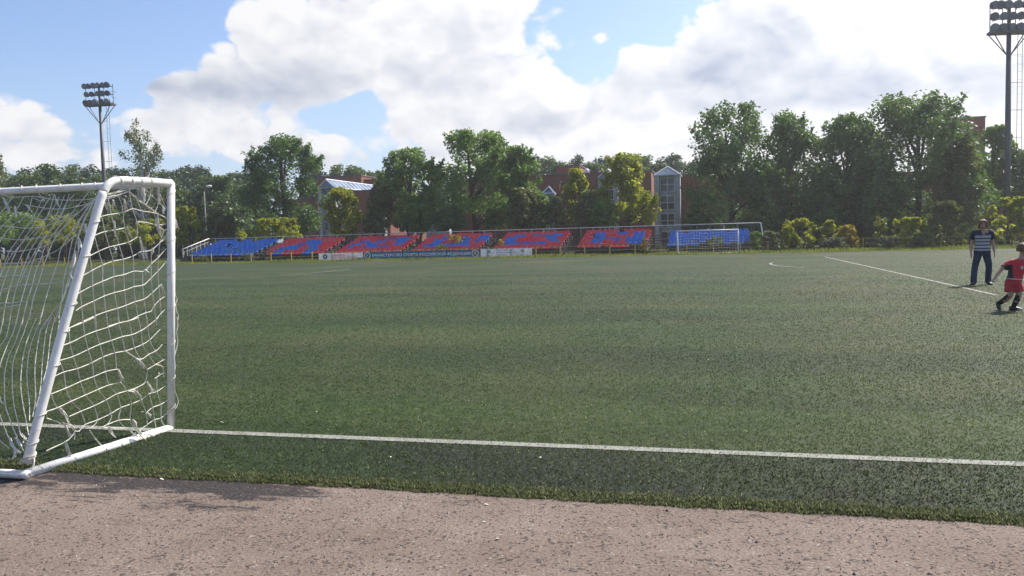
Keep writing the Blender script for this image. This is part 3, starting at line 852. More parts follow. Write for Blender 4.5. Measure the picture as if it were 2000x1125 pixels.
def put_text(body, s0, s1, z0, z1, T, m, parent, offset=.0):
    """lettering fitted into a rectangle of a banner"""
    me, co = text_mesh(body, 1.0, offset=offset)
    lo, hi = co.min(0), co.max(0)
    u = (co[:, 0] - lo[0]) / (hi[0] - lo[0]); v = (co[:, 1] - lo[1]) / (hi[1] - lo[1])
    w3 = E1[None, :] * (s0 + (s1 - s0) * u)[:, None] + E2[None, :] * (T - co[:, 2])[:, None] + EZ[None, :] * (z0 + (z1 - z0) * v)[:, None]
    me.vertices.foreach_set('co', w3.astype(np.float32).ravel())
    me.materials.clear()
    me.update()
    return link('lettering', me, m, parent)
def poly(pts, s, z, sc, T, name, m, parent, th=.006):
    """flat printed shape: outline in local units placed on a banner"""
    n = len(pts)
    vs = [P(s + x * sc, T, z + y * sc) for x, y in pts] + [P(s + x * sc, T + th, z + y * sc) for x, y in pts]
    fs = [tuple(range(n)), tuple(range(n, 2 * n))[::-1]] + [(i, n + i, n + (i + 1) % n, (i + 1) % n) for i in range(n)]
    return MB().add(vs, fs).build(name, m, parent)
def disc(r, n=28):
    return [(r * math.cos(6.28318 * k / n), r * math.sin(6.28318 * k / n)) for k in range(n)]
EAGLE = [(0, -.95), (.12, -.55), (.42, -.75), (.38, -.45), (.70, -.50), (.55, -.15), (.88, -.05), (.70, .18), (.95, .40), (.62, .48), (.55, .30), (.30, .20), (.22, .42), (.42, .55), (.25, .72), (.08, .62), (.05, .80), (.12, .92), (0, 1.0)]
EAGLE = EAGLE + [(-x, y) for x, y in EAGLE[::-1][1:-1]]
def banners():
    T = FENCE_T - .10
    def cloth_mat(name, col, tr=.16):
        """thin woven banner that lets the low light through"""
        m, w, b_ = principled(name)
        co = w.new('ShaderNodeTexCoord').outputs['Object']
        c = w.mix(w.ramp(w.noise(co, 2.2, 5, .65), .35, .75), col, tuple(.72 * q for q in col))
        w.put(b_.inputs['Base Color'], c); b_.inputs['Roughness'].default_value = .7
        tl = w.new('ShaderNodeBsdfTranslucent'); w.put(tl.inputs['Color'], c)
        mx = w.new('ShaderNodeMixShader'); mx.inputs[0].default_value = tr
        m.node_tree.links.new(b_.outputs[0], mx.inputs[1]); m.node_tree.links.new(tl.outputs[0], mx.inputs[2])
        m.node_tree.links.new(mx.outputs[0], m.node_tree.nodes['Material Output'].inputs[0])
        return m
    white = cloth_mat('banner_white', (.74, .69, .66)); grey = cloth_mat('banner_grey', (.60, .63, .68)); blue = cloth_mat('banner_blue', (.030, .125, .215), .10)
    ltr = mat('banner_letter_white', (.86, .88, .90), .7, .03)
    red = mat('banner_red', (.62, .08, .07), .7, .1)
    navy = mat('banner_navy', (.05, .08, .20), .7, .1)
    gold = mat('emblem_gold', (.28, .21, .10), .6, .2)
    pale = mat('emblem_pale', (.70, .70, .66), .6, .05)
    dark = mat('emblem_dark', (.05, .05, .05), .6, .1)
    lav = mat('banner_lavender', (.22, .25, .36), .7, .1)
    def cloth(name, label, px0, yt0, yb0, px1, yt1, yb1, m):
        s0, zt0 = onT(px0, yt0, T); zb0 = onT(px0, yb0, T)[1]
        s1, zt1 = onT(px1, yt1, T); zb1 = onT(px1, yb1, T)[1]
        zt = .5 * (zt0 + zt1); zb = max(.06, .5 * (zb0 + zb1))
        root = thing(name, label, 'banner', P(s0, T, zb))
        nx = 40
        vs, fs = [], []
        for j in range(4):
            for i in range(nx + 1):
                u = i / nx
                s_ = s0 + (s1 - s0) * u
                z = zb + (zt - zb) * j / 3 - (.018 * math.sin(u * math.pi * 7) ** 2 if j == 3 else 0) + (.012 * math.sin(u * 23) if j == 0 else 0)
                vs.append(P(s_, T + .010 * math.sin(u * 31 + j) * (1 if j in (1, 2) else .3) + .012, z))
        for j in range(3):
            for i in range(nx):
                a = j * (nx + 1) + i
                fs.append((a, a + 1, a + nx + 2, a + nx + 1))
        k = len(vs)
        MB().add(vs, fs).build('cloth', m, root)
        return root, s0, s1, zb, zt
    r, s0, s1, z0, z1 = cloth('banner', 'grimy white banner with red lettering left of the blue banner', 622, 495, 511.5, 708.5, 492.5, 509, white)
    L, H = s1 - s0, z1 - z0
    Tf = T - .006
    poly(disc(1), s0 + .15 * L, z0 + .5 * H, .42 * H, Tf, 'emblem', pale, r); poly(disc(1), s0 + .15 * L, z0 + .5 * H, .34 * H, Tf - .006, 'emblem', navy, r)
    poly([(-.5, -.4), (.1, -.6), (.6, .0), (.2, .5), (-.4, .5)], s0 + .15 * L, z0 + .5 * H, .26 * H, Tf - .012, 'emblem', pale, r)
    put_text("CHILDREN'S", s0 + .30 * L, s0 + .60 * L, z0 + .55 * H, z0 + .82 * H, Tf, red, r, .01)
    put_text('FOOTBALL LEAGUE', s0 + .30 * L, s0 + .86 * L, z0 + .16 * H, z0 + .44 * H, Tf, red, r, .01)
    poly([(0, 0), (.14 * L, 0), (.14 * L, .22 * H), (.02 * L, .22 * H)], s0 + .86 * L, z0 + .03 * H, 1, Tf, 'stripe', navy, r)
    r, s0, s1, z0, z1 = cloth('banner', 'long blue banner with white capital letters between two eagle roundels', 709.5, 492.5, 509, 937, 486.5, 504.5, blue)
    L, H = s1 - s0, z1 - z0
    for u in (.035, .962):
        c = s0 + u * L
        poly(disc(1), c, z0 + .5 * H, .49 * H, Tf, 'emblem', pale, r)
        poly(disc(1), c, z0 + .5 * H, .38 * H, Tf - .006, 'emblem', mat('emblem_ground', (.33, .34, .33), .6), r)
        poly(EAGLE, c, z0 + .48 * H, .42 * H, Tf - .012, 'emblem', gold if u > .5 else mat('emblem_bronze', (.22, .19, .12), .6), r)
        poly([(-.22, -.3), (.22, -.3), (.26, .25), (-.26, .25)], c, z0 + .5 * H, .32 * H, Tf - .018, 'emblem', pale, r)
    put_text('МИНИСТЕРСТВО СПОРТА РОССИЙСКОЙ ФЕДЕРАЦИИ', s0 + .078 * L, s0 + .922 * L, z0 + .24 * H, z0 + .80 * H, Tf, ltr, r, .018)
    r, s0, s1, z0, z1 = cloth('banner', 'pale grey banner with faint lettering right of the blue banner', 938.5, 486.5, 504, 1039, 484, 502, grey)
    L, H = s1 - s0, z1 - z0
    for u in (.16, .82):
        poly(EAGLE, s0 + u * L, z0 + .68 * H, .30 * H, Tf, 'emblem', mat('emblem_faded', (.36, .33, .27), .7), r)
        put_text('РФС', s0 + (u - .035) * L, s0 + (u + .035) * L, z0 + .14 * H, z0 + .26 * H, Tf, dark, r, .02)
    for k, tx in enumerate(['РОССИЙСКИЙ', 'ФУТБОЛЬНЫЙ', 'СОЮЗ']):
        put_text(tx, s0 + .31 * L, s0 + (.66 if k < 2 else .50) * L, z0 + (.70 - .28 * k) * H, z0 + (.90 - .28 * k) * H, Tf, lav, r, .012)
banners()
# ------------------------------------------------------------------ seat stand
def seat_mesh():
    mb = MB()
    # bucket seat: pan, curved back, side lips (front faces -Y)
    w = .19
    mb.box(-w, w, -.20, .20, .00, .035)
    mb.box(-w, w, -.23, -.19, -.05, .032)
    mb.add([(-w, .16, .03), (w, .16, .03), (w * 1.0, .22, .17), (w * .82, .25, .33), (-w * .82, .25, .33), (-w, .22, .17),
            (-w, .20, .03), (w, .20, .03), (w * 1.0, .25, .17), (w * .82, .28, .33), (-w * .82, .28, .33), (-w, .25, .17)],
           [(0, 1, 2, 5), (5, 2, 3, 4), (7, 6, 11, 8), (8, 11, 10, 9), (0, 6, 7, 1), (1, 7, 8, 2), (2, 8, 9, 3), (3, 9, 10, 4), (4, 10, 11, 5), (5, 11, 6, 0)])
    for x in (-w, w - .03):
        mb.add([(x, -.18, .035), (x + .03, -.18, .035), (x + .03, .17, .035), (x, .17, .035), (x, .17, .12), (x + .03, .17, .12)],
               [(0, 1, 5, 4), (0, 4, 3), (1, 2, 5), (2, 3, 4, 5)])
    return mb
PAT = [
    ["BBBBBBBBBBBB", "BBBBBBBBBBBB", "BBBBBBBBBBBB", "BBBBBBBBBBBB", "BBB.BBBBBBBB", "BBBBBBB.BBBB"][::1],
    ["RRBBRRRRBBRR", "RRBBBBRRBBRR", "RRRBBPRBBRRR", "RRRRPPBBBRRR", "RRRRRBBBRRRR", "RRRRRRRRRRRR"],
    ["RRRRRRRRRRRR", "RBRRPBBPPRRR", "RBBRBBRRRBBR", "RRBBRBBRRBBR", "RRRRRRPPPBBR", "RRRRRRRRRRRR"],
    ["RRRRRRRRRRRR", "RBBBBBBBBBRR", "RRBBRRRBBRPR", "RRBBRRRBBRBB", "RRRBRRRBRRBB", "RRRRRRRRRRRR"],
    ["RRRRRRRRRRRR", "RBBBPBPBBRRR", "RBBRRRRRRBBR", "RBBRRRRRBBRR", "RRBBRPPPPBBR", "RRRRRRRRRRRR"],
    ["RRRR.RRRR..R", "RRBBRRPRBBBR", "RRBBPPPRBBBR", "RRBBRRRRRBBR", "RRBBRRBBRBBR", "RRRRRR.RRRRR"],
    ["BBBBB..B.B.BB", "BBBB.B.BBBBBB", "BBBBBBBB.BBBB", "BBBBBBBBBBBBB", "BBBBBBBBB.BBB"]]
def stand():
    T0, DT, Z0, DZ = 64.4, .80, .62, .205
    steel = mat('stand_steel', (.055, .052, .05), .75, .25)
    deck = mat('stand_plank', (.075, .068, .062), .85, .3, 3.0)
    rail = mat('galvanised_rail', (.46, .47, .47), .5, .12)
    seatm = {}
    base = seat_mesh()
    for k, c in dict(B=(.015, .15, .52), R=(.56, .028, .036), P=(.16, .09, .31)).items():
        me = base.mesh('seat')
        m, w, b = principled('seat_plastic_' + {'B': 'blue', 'R': 'red', 'P': 'faded_violet'}[k])
        rnd = w.new('ShaderNodeObjectInfo').outputs['Random']
        dirt = w.noise(w.new('ShaderNodeTexCoord').outputs['Object'], 9.0, 4, .6)
        cc = w.mix(w.ramp(rnd, .35, 1.0, 0, .55, False), c, tuple(.55 * q + .11 for q in c))
        cc = w.mix(w.ramp(dirt, .45, .75, 0, .45), cc, tuple(.4 * q + .01 for q in c))
        w.put(b.inputs['Base Color'], cc); b.inputs['Roughness'].default_value = .42
        me.materials.append(m)
        seatm[k] = me
    fr = [(371, 493), (513, 631), (657, 783), (806, 934), (964, 1095), (1128, 1263), (1304, 1465)]
    ydn = [497, 493.5, 491, 488, 484, 481, 477.5]
    labs = ['all-blue seating block at the left end of the stand', 'red seating block with blue marks next to the all-blue left block',
            'red seating block with blue letter, behind the white banner and blue banner start', 'red seating block with blue letter and yellow weeds above the blue banner end',
            'red seating block with blue ring-shaped letter above the pale grey banner', 'red seating block with two blue bars, just left of the far goal',
            'all-blue seating block behind the small far goal']
    prng = random.Random(11)
    spans = []
    for b, (x0, x1) in enumerate(fr):
        s0 = onT(x0, ydn[b], T0)[0]; s1 = onT(x1, ydn[b], T0)[0]
        spans.append((s0, s1))
        rows = PAT[b]
        root = thing('seating_block', labs[b], 'seats', P(s0, T0), 'seating blocks of the stand')
        for j, row in enumerate(rows):
            t = T0 + j * DT; z = Z0 + j * DZ
            MB().fbox(s0 - .05, s1 + .05, t - .30, t + .44, z - .20, z - .15).build('deck_plank', deck, root)
            MB().fbox(s0 - .03, s1 + .03, t - .06, t + .08, z - .148, z - .005).build('seat_beam', steel, root)
            n = len(row)
            for i, c in enumerate(row):
                if c == '.' or prng.random() < (.04 if b in (0, 6) else .012):
                    continue
                o = bpy.data.objects.new('seat', seatm[c])
                COL.objects.link(o)
                o.location = tuple(P(s0 + (s1 - s0) * (i + .5) / n, t, z))
                o.rotation_euler = (prng.uniform(-.05, .08), prng.uniform(-.03, .03), -ANG + prng.uniform(-.06, .06))
                sc = (s1 - s0) / n / .40
                o.scale = (sc, 1, 1)
                o.parent = root
                o.matrix_parent_inverse = root.matrix_basis.inverted()
        nr = len(rows)
        tb, zb = T0 + (nr - 1) * DT, Z0 + (nr - 1) * DZ
        for s_ in np.linspace(s0 + .1, s1 - .1, 4):
            mb = MB()
            mb.obox(P(s_ - .03, T0 - .25, Z0 - .30), E1 * .06, E2 * (tb - T0 + .6) + EZ * (zb - Z0 + .02), EZ * .08)
            for j in range(0, nr, 1):
                mb.fbox(s_ - .028, s_ + .028, T0 + j * DT - .2, T0 + j * DT - .13, -.05, Z0 + j * DZ - .24)
            mb.build('support_frame', steel, root)
        MB().fbox(s0 - .04, s1 + .04, T0 - .34, T0 - .304, Z0 - .26, Z0 - .16).build('front_beam', steel, root)
        MB().fbox(s0 - .04, s1 + .04, T0 - .10, T0 - .06, .12, .22).build('front_beam', steel, root)
        for zz, tt in ((.28, T0 + .6), (.42, T0 + 1.4), (.7, T0 + 2.2), (.9, T0 + 3.0)):
            MB().fbox(s0 - .02, s1 + .02, tt, tt + .05, zz - .3, zz - .12).build('cross_beam', steel, root)
    # stairways between the blocks
    wh = ['between the all-blue left block and the first red block', 'behind the white banner', 'behind the middle of the blue banner', 'behind the left end of the pale grey banner',
          'between the ring block and the two-bar block', 'just left of the far goal']
    for b in range(6):
        a0, a1 = spans[b][1] + .10, spans[b + 1][0] - .10
        root = thing('stairway', 'dark plank stairway ' + wh[b], 'stairs', P(a0, T0), 'stairways of the stand')
        for j in range(7):
            MB().fbox(a0, a1, T0 - .5 + j * .72, T0 - .5 + j * .72 + .30, Z0 - .42 + j * .19, Z0 - .37 + j * .19).build('step', deck, root)
        for s_ in (a0 + .03, a1 - .07):
            MB().obox(P(s_, T0 - .5, Z0 - .62), E1 * .04, E2 * 5.0 + EZ * 1.3, EZ * .17).build('stringer', steel, root)
            MB().fbox(s_, s_ + .04, T0 - .45, T0 - .40, -.05, Z0 - .45).build('leg', steel, root)
            MB().fbox(s_, s_ + .04, T0 + 4.3, T0 + 4.35, -.05, Z0 + .72).build('leg', steel, root)
        for j in range(3):
            MB().tube([P(a0 - .02, T0 - .2 + j * 1.5, Z0 - .35 + j * .385), P(a0 - .02, T0 - .2 + j * 1.5, Z0 + .12 + j * .385)], .022, 6).build('baluster', rail, root)
    # back rail along the whole stand
    TB = T0 + 5 * DT + .62
    sA, zA = onT(407, 466.5, TB); sB, zB = onT(1486, 435, TB)
    ZR = .5 * (zA + zB)
    root = thing('guard_rail', 'long thin grey guard rail along the top of the stand', 'railing', P(sA, TB))
    MB().tube([P(s_, TB + .02 * math.sin(s_), ZR + (zA - ZR) * (1 - k / 10) + (zB - ZR) * k / 10) for k, s_ in enumerate(np.linspace(sA, sB, 11))], .030, 8).build('top_rail', rail, root, True)
    MB().tube([P(sA, TB, ZR - .40), P(sB - 4, TB, ZR - .40)], .014, 6).build('mid_rail', steel, root, True)
    k = 0
    for s_ in np.arange(sA + .8, sB, 1.05):
        hide = (k * 7) % 5
        MB().fbox(s_ - .022, s_ + .022, TB - .022, TB + .022, .0, ZR - .02).build('post', rail if hide in (0, 3) else mat('weathered_post', (.17, .165, .15), .7), root)
        k += 1
    q = onT(1490, 461, TB - .3)
    MB().tube([P(sB, TB, zB), P(q[0], TB - .3, q[1])], .05, 8).build('end_brace', mat('white_paint', (.78, .77, .74)), root)
    root = thing('hand_rail', 'white sloping hand rail at the left end of the stand', 'railing', P(spans[0][0] - .5, T0))
    w = mat('white_paint', (.78, .77, .74))
    a = np.array(onT(356, 487, T0 - .2)); b = np.array(onT(408, 466, TB - .1))
    pa, pb = P(a[0], T0 - .2, a[1]), P(b[0], TB - .1, b[1])
    MB().tube([pa, pb], .045, 8).build('top_rail', w, root, True)
    MB().tube([pa - EZ * .33, pb - EZ * .30], .02, 6).build('mid_rail', rail, root, True)
    for u in (.02, .17, .34, .50, .66, .82):
        c = pa + (pb - pa) * u
        MB().fbox(*(lambda q: (q[0] - .025, q[0] + .025, q[1] - .025, q[1] + .025))(st(c)), max(0.0, c[2] - .75), c[2] - .02).build('baluster', rail, root)
    MB().fbox(spans[0][0] - .9, spans[0][0] - .12, T0 - .2, TB - .1, .02, .35).build('step_base', steel, root)
stand()
# ------------------------------------------------------------------ floodlight masts, lamp
def mast(label, px, ytop, yplat, T, tilt, rows, wpx, yaw=0.0):
    s_, zt = onT(px, ytop, T); zp = onT(px, yplat, T)[1]
    root = thing('floodlight_mast', label, 'floodlight mast', P(s_, T), 'floodlight masts round the pitch')
    m = mat('mast_steel', (.085, .085, .095), .55, .15); thin = mat('mast_thin_steel', (.10, .10, .11), .6, .15)
    dk = mat('floodlight_housing', (.035, .04, .05), .45, .2); gl = mat('floodlight_glass', (.10, .12, .15), .15, .1)
    W = wpx / FPX * float((P(s_, T) @ F))
    c = P(s_, T)
    a1 = E1 * math.cos(yaw) + E2 * math.sin(yaw); a2 = np.cross(EZ, a1)
    MB().tube([c - EZ * .2, c + EZ * zp * .45, c + EZ * (zp + .2)], [.27, .23, .17], 12).build('pole', m, root, True)
    MB().obox(c - a1 * W / 2 - a2 * .5 + EZ * zp, a1 * W, a2 * 1.0, EZ * .22).build('platform', m, root)
    Hh = zt - zp
    nr = len(rows)
    zs = [zp + .30 + (Hh - .55) * (k / (nr - 1)) for k in range(nr)]
    for k, z in enumerate(zs):
        MB().tube([c - a1 * W / 2 + EZ * (z - .02), c + a1 * W / 2 + EZ * (z - .02)], .05, 6).build('lamp_beam', thin, root)
    for u in (-.5, -.17, .17, .5):
        MB().tube([c + a1 * W * u + EZ * zp, c + a1 * W * u + EZ * zt], .035, 6).build('upright', thin, root)
    MB().tube([c + EZ * zp, c + EZ * (zt - .2)], .14, 8).build('mast_head', m, root)
    for z in (zp + .9, zp + 1.6):
        MB().tube([c + a1 * W * .5 + EZ * z, c + a1 * W * .53 - a2 * .5 + EZ * z, c + a1 * W * .53 + a2 * .5 + EZ * z], .02, 5).build('safety_rail', thin, root)
    for sg in (-1, 1):
        for dy in (-.4, .4):
            MB().tube([c + a1 * sg * W * .46 + a2 * dy + EZ * zp, c + a1 * sg * .18 + EZ * (zp - W * .55)], .045, 6).build('brace', thin, root)
    # ladder up the side
    lx = c + a1 * (.95) + a2 * .1
    mb = MB()
    for d in (-.2, .2):
        mb.tube([lx + a1 * d + EZ * .5, lx + a1 * d * .9 + EZ * (zp + .1)], .022, 5)
    mb.build('ladder_rail', thin, root)
    for k in range(6):
        z = zp * (.25 + .13 * k)
        MB().tube([c + a1 * .2 + EZ * z, lx + a1 * .2 + EZ * z], .02, 5).build('ladder_tie', thin, root)
    rg = MB()
    for k in range(int(zp / .6)):
        rg.tube([lx - a1 * .2 + EZ * (.6 + k * .6), lx + a1 * .2 + EZ * (.6 + k * .6)], .009, 4)
    rg.build('rung', thin, root)
    pr = random.Random(int(px))
    for k, row in enumerate(rows):
        for u in row:
            o = c + a1 * W * u - a2 * .35 + EZ * (zs[k] + .12)
            d = -a2 * 1.0 + a1 * pr.uniform(-.35, .35) - EZ * pr.uniform(.05, .22)
            d = d / np.linalg.norm(d)
            r_ = .33 * pr.uniform(.92, 1.1)
            f = MB().tube([o - d * .34, o - d * .18, o + d * .12, o + d * .16], [r_ * .45, r_ * .9, r_, r_ * 1.02], 14).build('floodlight', dk, root)
            MB().tube([o + d * .162, o + d * .172], [r_ * .93, r_ * .90], 14).build('glass', gl, f)
            MB().tube([o + np.cross(d, EZ) * .0 - EZ * .0, o - EZ * .38 + a2 * .2], .03, 5).build('bracket', thin, f)
    return root
mast('tall floodlight mast left behind the near goal, sixteen lamps in three rows', 193, 166, 207, 88.0, 0,
     [[-.44, -.28, -.11, .14, .34], [-.39, -.20, .02, .18, .37], [-.45, -.30, -.13, .04, .22, .36]], 60, .05)
mast('tall floodlight mast at the right edge, rising in front of the oaks', 1971, 8, 66, 76.0, 0,
     [[-.44, -.22, .0, .22, .43], [-.45, -.20, .02, .24, .42], [-.45, -.30, -.10, .16, .38]], 72, .22)
def street_lamp():
    T = 80.0
    s_, z = onT(398.5, 374, T)
    root = thing('street_lamp', 'small street lamp with white head above the left shrubs', 'street lamp', P(s_, T))
    m = mat('lamp_post_concrete', (.20, .19, .17), .8, .15)
    MB().tube([P(s_, T, -.1), P(s_, T, z)], [.13, .08], 8).build('post', m, root, True)
    a, za = onT(406, 364, T)
    MB().tube([P(s_, T, z - .1), P(s_ + .1, T, z + .3), P(a, T, za)], .05, 6).build('arm', m, root, True)
    hd = MB(); c = P(a + .1, T, za)
    hd.loft([(c - E1 * .30, E2 * .03, EZ * .03), (c - E1 * .2, E2 * .17, EZ * .12), (c + E1 * .1, E2 * .20, EZ * .15), (c + E1 * .3, E2 * .14, EZ * .1), (c + E1 * .36, E2 * .03, EZ * .03)])
    hd.build('lamp_head', mat('lamp_head_white', (.8, .8, .78), .35, .03), root, True)
street_lamp()
# ------------------------------------------------------------------ buildings
def brick_mat():
    m, w, b = principled('brickwork')
    co, s, t = field_coords(w)
    sep = w.new('ShaderNodeSeparateXYZ'); w.put(sep.inputs[0], co)
    cb = w.new('ShaderNodeCombineXYZ'); w.put(cb.inputs[0], w.m('ADD', s, t)); w.put(cb.inputs[1], sep.outputs[2])
    br = w.new('ShaderNodeTexBrick'); w.put(br.inputs['Vector'], cb.outputs[0]); br.inputs['Scale'].default_value = 2.0
    br.inputs['Color1'].default_value = (.235, .075, .048, 1); br.inputs['Color2'].default_value = (.29, .105, .065, 1); br.inputs['Mortar'].default_value = (.26, .19, .15, 1)
    br.inputs['Mortar Size'].default_value = .012
    n = w.noise(co, .5, 5, .6)
    w.put(b.inputs['Base Color'], w.mix(w.ramp(n, .3, .7), w.mix(1.0, br.outputs['Color'], (.78, .76, .76), 'MULTIPLY'), br.outputs['Color']))
    b.inputs['Roughness'].default_value = .9
    return m
BRICK = brick_mat()
CONC = mat('grey_concrete', (.42, .42, .43), .85, .12, .8, .2, 8)
GLASS = mat('window_glass', (.05, .06, .075), .08, .2, .6)
ROOFGL = mat('roof_glass', (.16, .20, .27), .12, .25, .7)
FRAMEW = mat('white_frame', (.72, .73, .74), .45, .05)
CAP = mat('roof_capping', (.13, .09, .08), .6, .15)
def window(parent, s0, s1, T, z0, z1, nx=2, nz=2):
    w = MB().fbox(s0, s1, T - .03, T + .06, z0, z1).build('window', GLASS, parent)
    fr = MB(); b = .07
    fr.fbox(s0 - b, s1 + b, T - .09, T - .032, z0 - b, z0); fr.fbox(s0 - b, s1 + b, T - .09, T - .032, z1, z1 + b)
    fr.fbox(s0 - b, s0, T - .09, T - .032, z0 + .001, z1 - .001); fr.fbox(s1, s1 + b, T - .09, T - .032, z0 + .001, z1 - .001)
    for k in range(1, nx):
        c = s0 + (s1 - s0) * k / nx; fr.fbox(c - .04, c + .04, T - .08, T - .034, z0 + .002, z1 - .002)
    for k in range(1, nz):
        c = z0 + (z1 - z0) * k / nz; fr.fbox(s0 + .002, s1 - .002, T - .075, T - .036, c - .03, c + .03)
    fr.build('frame', FRAMEW, w)
def bay(root, px0, px1, yeave, yapex, T, depth, gable=True, storeys=3, pier=True):
    """projecting concrete window bay with a glazed roof; gable: ridge running back, else pyramid"""
    s0, ze = onT(px0, yeave, T); s1 = onT(px1, yeave, T)[0]
    za = onT(.5 * (px0 + px1), yapex, T if gable else T + .5 * (s1 - s0))[1]
    Tb = T + depth
    pw = (s1 - s0) * .20
    for a, b in ((s0, s0 + pw), (s1 - pw, s1)):
        MB().fbox(a, b, T, T + 1.2, 0, ze - .12).build('pier', CONC, root)
    MB().fbox(s0 + pw, s1 - pw, T + .5, Tb, 0, ze - .14).build('bay_wall', CONC, root)
    hh = (ze - .2) / storeys
    for k in range(storeys):
        window(root, s0 + pw + .12, s1 - pw - .12, T + .5, k * hh + .35, (k + 1) * hh - .12, 2, 2)
    MB().fbox(s0 - .06, s1 + .06, T - .06, Tb + .0, ze - .118, ze).build('eave', CONC, root)
    sm = .5 * (s0 + s1); hw = .5 * (s1 - s0)
    if gable:
        A = [P(s0, T, ze + .003), P(s1, T, ze + .003), P(sm, T, za)]; B_ = [P(s0, Tb, ze + .003), P(s1, Tb, ze + .003), P(sm, Tb, za)]
        roof = MB().add(A + B_, [(0, 1, 2), (5, 4, 3), (1, 4, 5, 2), (3, 0, 2, 5), (0, 3, 4, 1)]).build('glass_roof', ROOFGL, root)
        fm = MB(); fm.tube([A[0], A[2], A[1]], .07, 6); fm.build('frame', FRAMEW, roof)
        MB().tube([A[2] + EZ * .03, B_[2] + EZ * .03], .09, 6).build('ridge', FRAMEW, roof)
        n = 11
        for k in range(n + 1):
            u = k / n
            MB().tube([A[1] + (B_[1] - A[1]) * u + EZ * .02, A[2] + (B_[2] - A[2]) * u + EZ * .02], .04, 5).build('glazing_bar', FRAMEW, roof)
        MB().tube([A[1], B_[1]], .06, 6).build('frame', FRAMEW, roof)
    else:
        q = [P(s0, T, ze + .003), P(s1, T, ze + .003), P(s1, T + 2 * hw, ze + .003), P(s0, T + 2 * hw, ze + .003), P(sm, T + hw, za)]
        roof = MB().add(q, [(0, 1, 4), (1, 2, 4), (2, 3, 4), (3, 0, 4), (3, 2, 1, 0)]).build('glass_roof', ROOFGL, root)
        for k in range(4):
            MB().tube([q[k], q[4]], .06, 5).build('glazing_bar', FRAMEW, roof)
            MB().tube([q[k], q[(k + 1) % 4]], .05, 5).build('frame', FRAMEW, roof)
    return s0, s1, ze
def block(root, px0, px1, ytop, T, depth, name='wall', m=None, ybot=None, cap=True):
    s0, z = onT(px0, ytop, T); s1 = onT(px1, ytop, T)[0]
    z0 = 0 if ybot is None else onT(px0, ybot, T)[1]
    w = MB().fbox(s0, s1, T, T + depth, z0, z).build(name, m or BRICK, root)
    if cap:
        MB().fbox(s0 - .08, s1 + .08, T - .08, T + depth + .08, z + .002, z + .14).build('capping', CAP, w)
    return s0, s1, z
def buildings():
    r = thing('brick_building', 'red brick building with a long glazed gable roof behind the left trees', 'building', P(onT(690, 460, 92)[0], 92))
    block(r, 690, 760, 374, 94.0, 20)
    block(r, 560, 621, 392, 94.0, 18)
    bay(r, 621, 653, 367, 350.5, 91.0, 13.5, True)
    bay(r, 729, 745, 366, 352, 92.0, 5, False)
    block(r, 618, 705, 347.5, 106.0, 8)
    block(r, 705.5, 730, 353, 107.0, 8)
    r = thing('brick_building', 'red brick building with stepped roof blocks and a grey glazed tower, centre', 'building', P(onT(1200, 460, 90)[0], 90))
    block(r, 880, 1272, 352, 90.0, 14)
    block(r, 1086, 1131, 326.5, 98.0, 8)
    block(r, 1030, 1086, 350, 96.0, 6)
    block(r, 1160, 1168, 336, 92.0, 1.2, 'chimney', ybot=356)
    block(r, 1081, 1093, 357, 88.6, 1.2, 'chimney')
    block(r, 1180, 1240, 338, 99.0, 6)
    bay(r, 830, 868, 372, 356, 87.5, 2.5, False)
    bay(r, 1058, 1082, 378, 364, 87.4, 2.5, False)
    bay(r, 1168, 1206, 346, 331, 87.4, 2.5, True, 3)
    bay(r, 1277, 1328, 342, 325, 86.5, 3.4, False, 4)
    block(r, 1328.5, 1560, 345, 90.0, 14)
    # entrance pipes and a small dish on the roof
    s_, z = onT(1146, 338, 91)
    MB().tube([P(s_, 91, z - 1.2), P(s_, 91, z)], .10, 8).build('vent_pipe', FRAMEW, r)
    MB().ball(P(s_, 91, z + .2), .28, .28, .3).build('vent_cowl', FRAMEW, r)
    r = thing('brick_building', 'tall red brick block showing above the right-hand trees', 'building', P(onT(1900, 460, 94)[0], 94))
    block(r, 1850, 1924.5, 233, 104.0, 10)
    block(r, 1600, 1880, 345, 92.0, 11)
    block(r, 1881, 1960, 330, 90.5, 11)
    block(r, 1961, 2160, 352, 92.0, 11)
    for px in (1700, 1740, 1780, 1840, 1985, 2030):
        s_, z1 = onT(px, 375, 92); z0 = onT(px, 400, 92)[1]
        window(r, s_, s_ + 1.2, 91.95, z0, z1, 2, 1)
buildings()
